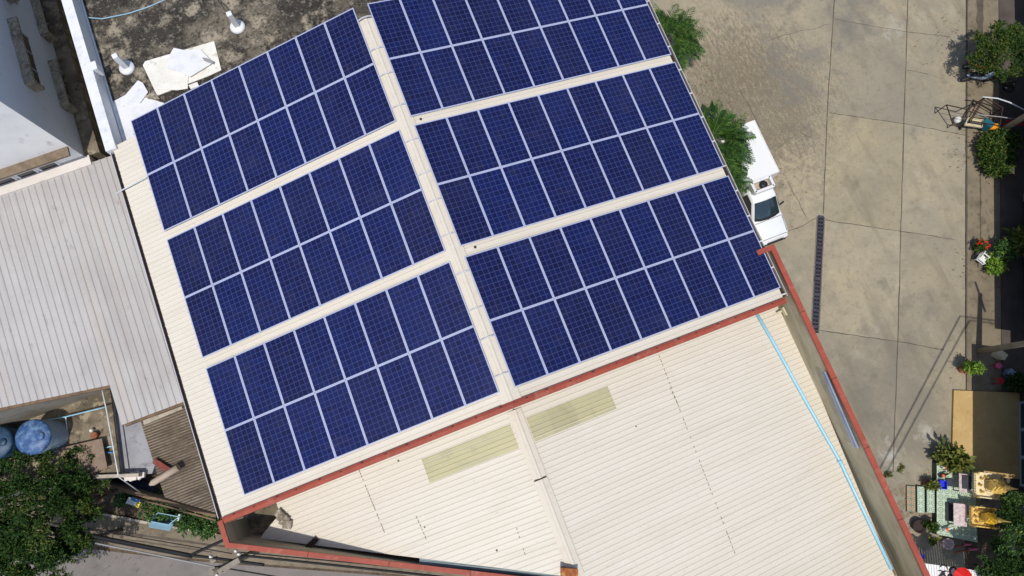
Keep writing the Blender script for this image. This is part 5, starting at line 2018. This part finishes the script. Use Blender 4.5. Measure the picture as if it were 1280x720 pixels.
def spirit_house(px, py, sc_, plat, roof, trim, lab, h=1.15):
    """pedestal, balustraded tray, little hall, tiered roof and spire"""
    p = U(px, py, h)
    a = math.atan2(ax.y, ax.x) + PI / 2
    t = thing('spirit_house', lab, 'shrine', (p.x, p.y, 0), 'gilded spirit houses at the shrine')
    Ra = Matrix.Rotation(a, 3, 'Z')

    def at_(x, y, z):
        o = Ra @ Vector((x * sc_, y * sc_, 0))
        return Vector((p.x + o.x, p.y + o.y, z))
    m = MB()
    c = (p.x, p.y, .0)
    m.lathe(c, [(.30 * sc_, 0), (.30 * sc_, .1), (.17 * sc_, .2), (.14 * sc_, h * .55), (.22 * sc_, h * .8), (.40 * sc_, h - .02)], 16)
    m.build('pedestal', plat, t)
    m = MB()
    m.box((p.x, p.y, h + .03), (1.30 * sc_, 1.16 * sc_, .06), rz=a)
    tray = m.build('tray', plat, t)
    m = MB()
    for x0, y0, x1, y1 in ((-.63, -.56, .63, -.56), (-.63, .56, .63, .56), (-.63, -.56, -.63, .56), (.63, -.56, .63, -.22), (.63, .22, .63, .56)):
        m.bar(at_(x0, y0, h + .22), at_(x1, y1, h + .22), .05, .04)
        L_ = (Vector((x1 - x0, y1 - y0, 0))).length
        k = 0
        while k * .12 < L_:
            f_ = k * .12 / L_
            q_ = at_(x0 + (x1 - x0) * f_, y0 + (y1 - y0) * f_, 0)
            m.tube([(q_.x, q_.y, h + .06), (q_.x, q_.y, h + .21)], .018, 5)
            k += 1
    m.build('balustrade', plat, tray)
    for sx in (-1, 1):
        for sy in (-1, 1):
            m = MB()
            q_ = at_(sx * .62, sy * .55, 0)
            m.lathe((q_.x, q_.y, h + .05), [(.045, 0), (.045, .24), (.07, .27), (.035, .31), (.05, .34), (.006, .46)], 8)
            m.build('finial', trim, tray)
    m = MB()
    q_ = at_(.18, 0, 0)
    m.box((q_.x, q_.y, h + .30), (.40 * sc_, .38 * sc_, .46), rz=a)
    hall = m.build('hall', trim, t)
    for sx in (-1, 1):
        for sy in (-1, 1):
            m = MB()
            w_ = at_(.18 + sx * .25, sy * .24, 0)
            m.tube([(w_.x, w_.y, h + .06), (w_.x, w_.y, h + .55)], .025, 6)
            m.build('column', plat, hall)
    m = MB()
    for k, (w1, z0, hh) in enumerate(((.34 * sc_, h + .52, .22), (.26 * sc_, h + .68, .22), (.18 * sc_, h + .84, .22))):
        # steep gabled tier
        pts = []
        for sx in (-1, 1):
            pts += [at_(.18 + sx * w1 / sc_, -w1 * .85 / sc_, z0), at_(.18 + sx * w1 / sc_, w1 * .85 / sc_, z0), at_(.18 + sx * w1 * .92 / sc_, 0, z0 + hh + .08)]
        m.add(pts, [(0, 1, 2), (5, 4, 3), (0, 2, 5, 3), (1, 4, 5, 2), (0, 3, 4, 1)])
        pts = []
        for sy in (-1, 1):
            pts += [at_(.18 - w1 * .6 / sc_, sy * w1 * .95 / sc_, z0 + .01), at_(.18 + w1 * .6 / sc_, sy * w1 * .95 / sc_, z0 + .01), at_(.18, sy * w1 * .88 / sc_, z0 + hh + .06)]
        m.add(pts, [(2, 1, 0), (3, 4, 5), (0, 3, 5, 2), (1, 2, 5, 4), (0, 1, 4, 3)])
    rf_ = m.build('roof', roof, t)
    m = MB()
    m.lathe((q_.x, q_.y, h + 1.1), [(.13 * sc_, 0), (.15 * sc_, .08), (.09 * sc_, .16), (.10 * sc_, .22), (.06 * sc_, .34), (.065 * sc_, .38), (.03, .52), (.004, .80)], 12)
    m.build('spire', trim, rf_)
    m = MB()
    for ox, oy in ((-.38, 0), (-.30, -.30), (-.30, .30), (-.1, .38)):
        w_ = at_(ox, oy, 0)
        m.lathe((w_.x, w_.y, h + .06), [(.07, 0), (.08, .06), (.04, .10), (.055, .16), (.035, .24), (.01, .28)], 10)
    m.build('statues', trim, tray)


spirit_house(1233, 607, 1.0, 'shrine_white', 'gold', 'gold', 'larger cream and gold spirit house with a tall tiered spire', 1.35)
spirit_house(1225, 646, .78, 'gold', 'gold_roof', 'gold', 'smaller gilded spirit house with a bright yellow roof', 1.25)

# ------------------------------------------------------------------ things near the bottom right
aw = thing('awning', 'white ribbed awning with a black painted pattern beside the red umbrella', 'awning', U(1185, 720, 2.0))
m = MB()
A0, A1, A2, A3 = U(1150.5, 703.5, 2.6), U(1265, 719, 2.6), U(1272, 800, 2.4), U(1158, 790, 2.4)
for k in range(34):
    f0, f1 = k / 34, (k + .86) / 34
    p0, p1, p2, p3 = A0.lerp(A1, f0), A0.lerp(A1, f1), A3.lerp(A2, f1), A3.lerp(A2, f0)
    m.add([p0, p1, p2, p3, p0 - Vector((0, 0, .03)), p1 - Vector((0, 0, .03)), p2 - Vector((0, 0, .03)), p3 - Vector((0, 0, .03))],
          [(0, 3, 2, 1), (4, 5, 6, 7), (0, 1, 5, 4), (1, 2, 6, 5), (2, 3, 7, 6), (3, 0, 4, 7)])
m.build('sheet', 'awning_white', aw)
m = MB()
random.seed(5)
for k in range(10):
    pts = []
    c = A0.lerp(A1, .20 + .024 * k).lerp(A3.lerp(A2, .20 + .024 * k), random.uniform(.04, .22))
    r0 = random.uniform(.10, .26)
    a0_ = random.uniform(0, 6)
    for i in range(7):
        pts.append(c + Vector((math.cos(a0_ + i * .5) * r0, math.sin(a0_ + i * .5) * r0, .022)))
    m.tube(pts, [.012, .03, .045, .05, .04, .03, .012], 5)
m.build('pattern', 'ink', aw)
for q in (A0, A1, A2, A3):
    m = MB()
    m.tube([(q.x, q.y, 0), (q.x, q.y, q.z - .03)], .03, 7)
    m.build('post', 'dark_metal', aw)
um = thing('umbrella', 'red umbrella open above the white awning', 'umbrella', U(1205, 722, 3.0))
m = MB()
p = U(1205, 722, 3.0)
n = 8
for k in range(n):
    a, b = 2 * PI * k / n, 2 * PI * (k + 1) / n
    rr = .42
    m.add([(p.x, p.y, 3.12), (p.x + rr * math.cos(a), p.y + rr * math.sin(a), 2.92), (p.x + rr * .96 * math.cos((a + b) / 2), p.y + rr * .96 * math.sin((a + b) / 2), 2.95), (p.x + rr * math.cos(b), p.y + rr * math.sin(b), 2.92)], [(0, 1, 2), (0, 2, 3)])
m.build('canopy', 'red_bright', um)
m = MB()
m.tube([(p.x, p.y, 0), (p.x, p.y, 3.16)], .018, 6)
m.build('pole', 'chrome', um)
sheet('tarp', [(1139, 685), (1154, 694), (1149, 702), (1137, 698)], .35, .03, 'blue_plastic', 'vivid blue tarpaulin beside the red coping and the white awning', 'tarpaulin', tilt=.2)
p = U(1186, 680, .3)
m = MB()
m.lathe((p.x, p.y, 0), [(.22, 0), (.26, .30), (.23, .30), (.20, .05)], 18)
solo('round_basin', m, 'cloth_pale', 'round greyish pink basin on the dark ground below the tiled floor', 'basin')
p = U(1149, 658, .3)
m = MB()
m.lathe((p.x, p.y, 0), [(.22, 0), (.32, .28), (.33, .36), (.27, .36), (.23, .2)], 18)
solo('glazed_pot', m, 'dark_pot', 'round dark glazed pot beside the lower end of the tiled steps', 'pot')
for (px, py, l, lab) in [(1199, 680, .5, 'orange and pink offering pole lying higher of the two in the shaded yard'), (1204, 686, .6, 'orange and pink offering pole lying lower of the two in the shaded yard')]:
    p = U(px, py, .15)
    m = MB()
    m.tube([(p.x - l * .8, p.y, .12), (p.x + l * .8, p.y - l * .35, .12)], [.04, .05], 8)
    m.cur = 1
    m.tube([(p.x + l * .4, p.y - l * .2, .14), (p.x + l * 1.1, p.y - l * .45, .14)], [.07, .05], 8)
    solo('offering_pole', m, ['clay', 'pink'], lab, 'pole')

# porch clutter by the terrace
p = U(1249, 476, .45)
st = thing('stool', 'red plastic stool in the shade above the tan terrace', 'stool', (p.x, p.y, 0.1))
m = MB()
m.lathe((p.x, p.y, .52), [(.17, 0), (.18, .03), (.15, .04)], 18)
m.build('seat', 'red_plastic', st)
for k in range(4):
    a = k * PI / 2 + .4
    m = MB()
    m.tube([(p.x + .14 * math.cos(a), p.y + .14 * math.sin(a), .53), (p.x + .2 * math.cos(a), p.y + .2 * math.sin(a), .1)], .022, 6)
    m.build('leg', 'red_plastic', st)
p = U(1251, 443.5, .5)
m = MB()
m.box((p.x, p.y, .36), (.30, .42, .5), rz=.5)
m.box((p.x, p.y, .62), (.34, .46, .03), rz=.5)
m.box((p.x, p.y, .645), (.2, .3, .02), rz=.5)
solo('white_box', m, 'cream_panel', 'upright cream white box standing by the pole in the shade', 'box')
p = U(1249, 457, .4)
m = MB()
m.lathe((p.x, p.y, .1), [(.11, 0), (.15, .28), (.16, .3), (.12, .3)], 14)
solo('bucket', m, 'pink', 'small pink bucket between the white box and the red stool', 'bucket')
p = U(1263, 466, .4)
m = MB()
m.box((p.x, p.y, .3), (.34, .3, .4), rz=.4)
m.box((p.x, p.y, .51), (.28, .24, .03), rz=.4)
solo('washing_bin', m, 'tank_side', 'blue grey bin right of the red stool', 'bin')

# white plastic chair by the red flowers
p = U(1226, 324, .4)
ch = thing('plastic_chair', 'white plastic chair tipped among the plants with red flowers', 'chair', (p.x, p.y, .07))
m = MB()
m.box((p.x, p.y, .45), (.42, .42, .03), rz=.5)
m.build('seat', 'white_plastic', ch)
Ra = Matrix.Rotation(.5, 3, 'Z')
for dx, dy, z0, z1 in ((-.2, -.2, .07, .66), (.2, -.2, .07, .66), (-.2, .2, .07, .86), (.2, .2, .07, .86)):
    o = Ra @ Vector((dx, dy, 0))
    m = MB()
    m.tube([(p.x + o.x * 1.1, p.y + o.y * 1.1, z0), (p.x + o.x, p.y + o.y, z1)], .025, 7)
    m.build('leg', 'white_plastic', ch)
for sx in (-1, 1):
    m = MB()
    a, b = Ra @ Vector((sx * .21, -.2, 0)), Ra @ Vector((sx * .21, .2, 0))
    m.bar((p.x + a.x, p.y + a.y, .66), (p.x + b.x, p.y + b.y, .68), .05, .03)
    m.build('armrest', 'white_plastic', ch)
m = MB()
a, b = Ra @ Vector((-.2, .21, 0)), Ra @ Vector((.2, .21, 0))
m.bar((p.x + a.x, p.y + a.y, .8), (p.x + b.x, p.y + b.y, .8), .03, .14)
m.bar((p.x + a.x, p.y + a.y, .6), (p.x + b.x, p.y + b.y, .6), .03, .08)
m.build('backrest', 'white_plastic', ch)

# ------------------------------------------------------------------ steel cage trolley full of odds and ends
cg = thing('cage_trolley', 'rusty steel cage trolley with a cream tray and an open barred gate', 'trolley', U(1215, 160, 0))
Z0, Z1 = .45, 1.05
qa = [U(1205, 157, Z0), U(1240, 163, Z0), U(1244, 141, Z0), U(1222, 128, Z0)]
m = MB()
for q in qa:
    m.bar((q.x, q.y, .07), (q.x, q.y, Z1), .05, .05)
for i in range(4):
    a, b = qa[i], qa[(i + 1) % 4]
    for z in (Z0, .85, Z1):
        m.bar((a.x, a.y, z), (b.x, b.y, z), .04, .04)
for f in (.33, .66):
    a, b = qa[0].lerp(qa[3], f), qa[1].lerp(qa[2], f)
    m.bar((a.x, a.y, Z0), (b.x, b.y, Z0), .04, .04)
m.build('frame', 'rust_steel', cg)
m = MB()
g0, g1, g2 = U(1183, 131, Z1), U(1191, 155, .5), U(1210, 137, Z1)
for a, b in ((g0, g1), (g1, qa[0]), (g0, g2), (g2, qa[3])):
    m.bar(a, b, .045, .045)
for f in (.33, .66):
    m.bar(g0.lerp(g1, f), g2.lerp(qa[0], f), .015, .015)
m.bar(g1, Vector((g1.x, g1.y, .02)), .04, .04)
m.bar(g0, Vector((g0.x, g0.y, .02)), .04, .04)
m.build('gate', 'rust_steel', cg)
m = MB()
tq = [U(1205, 157, .75), U(1226, 160, .75), U(1228, 151, .75), U(1209, 148, .75)]
m.prism([p[:2] for p in tq], .72, .76)
for i in range(4):
    m.bar(tq[i] + Vector((0, 0, .06)), tq[(i + 1) % 4] + Vector((0, 0, .06)), .03, .09)
m.build('tray', 'cream_panel', cg)
for q in qa:
    m = MB()
    m.tube([(q.x - .03, q.y, .09), (q.x + .03, q.y, .09)], .09, 12)
    m.build('wheel', 'rubber', cg)
p = U(1198, 149, .35)
m = MB()
m.lathe((p.x, p.y, .1), [(.06, 0), (.16, .08), (.18, .18), (.15, .29), (.05, .35)], 16)
solo('white_ball', m, 'white_plastic', 'round white jar at the hinge of the open cage gate', 'jar')
p = U(1234, 155, .8)
m = MB()
m.box((p.x, p.y, .7), (.34, .52, .5), rz=.5)
m.box((p.x, p.y, .96), (.30, .46, .03), rz=.5)
solo('teal_bin', m, 'teal', 'teal bin inside the cage trolley between the cream tray and the orange cushion', 'bin')
p = U(1243, 158, .9)
m = MB()
m.box((p.x, p.y, .86), (.46, .30, .12), rz=-.35)
m.box((p.x, p.y, .93), (.40, .24, .04), rz=-.35)
solo('orange_cushion', m, 'orange', 'orange cushion on the cage trolley beside the concrete pole', 'cushion')
cable('white_hose', [U(1228, 121, 1.5), U(1247, 123, 1.6), U(1262, 128, 1.6), U(1290, 142, 1.6)], .035, 'pvc_white', 'white curved pipe arching over the back of the cage trolley', 'pipe', n=4)
cable('white_hose', [U(1221, 143, 1.3), U(1250, 146, 1.3), U(1270, 149, 1.3)], .03, 'cable_grey', 'straight pale pipe lying across the cage trolley', 'pipe', n=3)
p = U(1272, 150, 1.0)
m = MB()
for k in range(5):
    m.bar((p.x - .5 + k * .2, p.y + .2, .5 + .1 * k), (p.x + .3 + k * .12, p.y - .4, .9), .04, .04)
m.bar((p.x - .5, p.y + .2, .9), (p.x + .8, p.y - .3, .9), .06, .05)
solo('red_bicycle_rack', m, 'red_plastic', 'red metal rack in the shade behind the concrete pole', 'rack')


def motorcycle(px, py, rz, paint, lab):
    p = U(px, py, .5)
    t = thing('motorcycle', lab, 'motorcycle', (0, 0, 0), 'motorcycles under the kerb tree')
    for x, n_ in ((-.62, 'rear'), (.62, 'front')):
        m = MB()
        pts = [(x + .24 * math.cos(k * PI / 9), 0, .29 + .24 * math.sin(k * PI / 9)) for k in range(19)]
        m.tube(pts, .05, 8, cap=False)
        wo = m.build('wheel', 'rubber', t)
        m = MB()
        for k in range(5):
            a = k * 2 * PI / 5
            m.bar((x, 0, .29), (x + .22 * math.cos(a), 0, .29 + .22 * math.sin(a)), .02, .02)
        m.build('rim', 'chrome', wo)
    m = MB()
    loft(m, [[(x, w * math.cos(q), z + hz * math.sin(q)) for q in [i * PI / 5 for i in range(10)]] for x, w, z, hz in
             ((-.85, .05, .72, .04), (-.5, .12, .66, .12), (-.1, .12, .52, .16), (.2, .12, .42, .14), (.38, .14, .62, .2), (.5, .12, .82, .16), (.6, .05, .9, .06))])
    m.build('body', paint, t)
    m = MB()
    m.box((-.35, 0, .80), (.72, .24, .09))
    m.box((-.55, 0, .84), (.34, .22, .06))
    m.build('seat', 'black_plastic', t)
    m = MB()
    m.tube([(.42, -.34, 1.0), (.50, -.2, 1.02), (.52, 0, .98), (.50, .2, 1.02), (.42, .34, 1.0)], .018, 7)
    for sy in (-1, 1):
        m.tube([(.46, sy * .26, 1.02), (.42, sy * .36, 1.14)], .008, 5)
        m.box((.42, sy * .38, 1.16), (.03, .11, .07))
    m.tube([(.52, 0, .98), (.62, 0, .3)], .03, 7)
    m.build('handlebar', 'dark_metal', t)
    m = MB()
    m.lathe((.60, 0, .80), [(.02, -.06), (.08, 0), (.06, .06)], 10)
    m.build('headlight', 'chrome', t)
    t.location = (p.x, p.y, .07)
    t.rotation_euler = (0, .0, rz)


motorcycle(1224, 97, -.35, 'frame_blue', 'motorcycle with pale grey panels nearest the cage trolley')
motorcycle(1226, 83, -.5, 'red_plastic', 'dark motorcycle with a red panel half under the kerb tree')
motorcycle(1250, 101, -1.0, 'black_plastic', 'black motorcycle deepest in the shade of the kerb tree')


# ------------------------------------------------------------------ poles and cables
def pole(x, y, h, r, lab, arm_rot=0.5, arms=1):
    t = thing('utility_pole', lab, 'utility pole', (x, y, 0), 'concrete utility poles')
    m = MB()
    m.tube([(x, y, 0), (x, y, h)], [r, r * .7], 12)
    m.build('shaft', 'pole_concrete', t)
    for k in range(arms):
        z = h - .3 - k * .8
        d = Vector((math.cos(arm_rot), math.sin(arm_rot), 0))
        m = MB()
        m.bar(Vector((x, y, z)) - d * .8, Vector((x, y, z)) + d * .8, .10, .10)
        a_ = m.build('crossarm', 'pole_concrete', t)
        for s_ in (-.7, -.25, .3, .7):
            m = MB()
            q = Vector((x, y, z + .05)) + d * s_
            m.lathe(q, [(.03, 0), (.05, .05), (.03, .09), (.045, .13), (.02, .17)], 8)
            m.build('insulator', 'porcelain', a_)
    return t


pole(29.75, -8.35, 8.5, .17, 'concrete pole leaning out of view beside the cage trolley', .9)
pA = KP(-1.55, .62)
pole(pA.x, pA.y, 8.2, .16, 'concrete pole in the shade by the white box, whose shadow forks on the lane', 1.4)
for k, (a, b, dz, r_, lab) in enumerate([((1200, 395), (1100, 585), 0.0, .038, 'upper overhead cable whose shadow line crosses the lane'),
                                        ((1211, 400), (1104, 598), 0.0, .034, 'lower overhead cable whose shadow line crosses the lane')]):
    zc = 10.5
    off = Vector((.50, .866, 0)) * (zc * math.tan(R(20)))
    A, B = U(*a, 0) - off, U(*b, 0) - off
    A.z = B.z = zc
    cable('overhead_cable', [A + E_ * 6, A, A + (B - A) * 2.2], r_, 'cable_black', lab, 'cable', 'cables across the lane', n=4)

# the pole by the street, bottom left, with its transformer gear
px0 = U(322, 688, .12)
pt_ = U(273, 716.5, 5.4)
pole(px0.x, px0.y, 5.6, .15, 'short concrete pole by the street under the red front coping', 2.5, 0)
eq = thing('pole_switchgear', 'grey crossarm with white insulators beside the red front coping', 'switchgear', (px0.x, px0.y, 4.6))
m = MB()
a, b = U(300, 699.5, 5.2), U(274, 715, 5.2)
m.bar(a, b, .22, .22)
m.bar(U(262, 712, 5.0), U(322, 690, 4.6), .07, .08)
m.bar(Vector((px0.x, px0.y, 5.0)), a, .12, .12)
m.build('crossarm', 'pole_concrete', eq)
for (px, py) in [(265, 695), (273, 718), (296, 688), (281, 713), (300, 692)]:
    m = MB()
    q = U(px, py, 5.1)
    m.lathe(q, [(.04, 0), (.075, .06), (.04, .09), (.07, .15), (.03, .21)], 12)
    m.build('insulator', 'porcelain', eq)
m = MB()
q = U(266, 697, 4.9)
m.box((q.x, q.y - .12, q.z - .1), (.22, .18, .34), rz=.4)
m.build('cutout_box', 'pole_concrete', eq)

SG = 'overhead cables along the street'
q1 = U(-60, 640, 4.6)
for k, (a, b, r_, mt, lab) in enumerate([
        ((-40, 640), (238, 694), .075, 'cable_black', 'thickest black cable bundle over the pavement left of the pole'),
        ((-40, 644), (240, 697), .035, 'cable_black', 'thin black cable just below the thickest bundle'),
        ((-40, 648), (270, 709), .035, 'cable_grey', 'pale grey cable running below the black bundle'),
        ((20, 646), (290, 692), .02, 'cable_black', 'thin black cable above the bundle crossing the pavement')]):
    cable('street_cable', [U(*a, 4.6), U(*b, 5.0)], r_, mt, lab, 'cable', SG, sag=.06)
for k, (a, b, r_, lab) in enumerate([
        ((238, 694), (286, 672), .06, 'black cable bundle slanting up to the corner of the red coping'),
        ((238, 694), (330, 706), .06, 'black cable bundle joining the white insulators'),
        ((300, 694), (560, 722), .05, 'black cable running right from the pole below the red coping'),
        ((296, 690), (560, 715), .025, 'thin black cable nearest the red coping right of the pole'),
        ((268, 708), (420, 734), .03, 'lowest black cable leaving the picture right of the pole')]):
    cable('street_cable', [U(*a, 5.0), U(*b, 5.0)], r_, 'cable_black', lab, 'cable', SG, sag=.04)
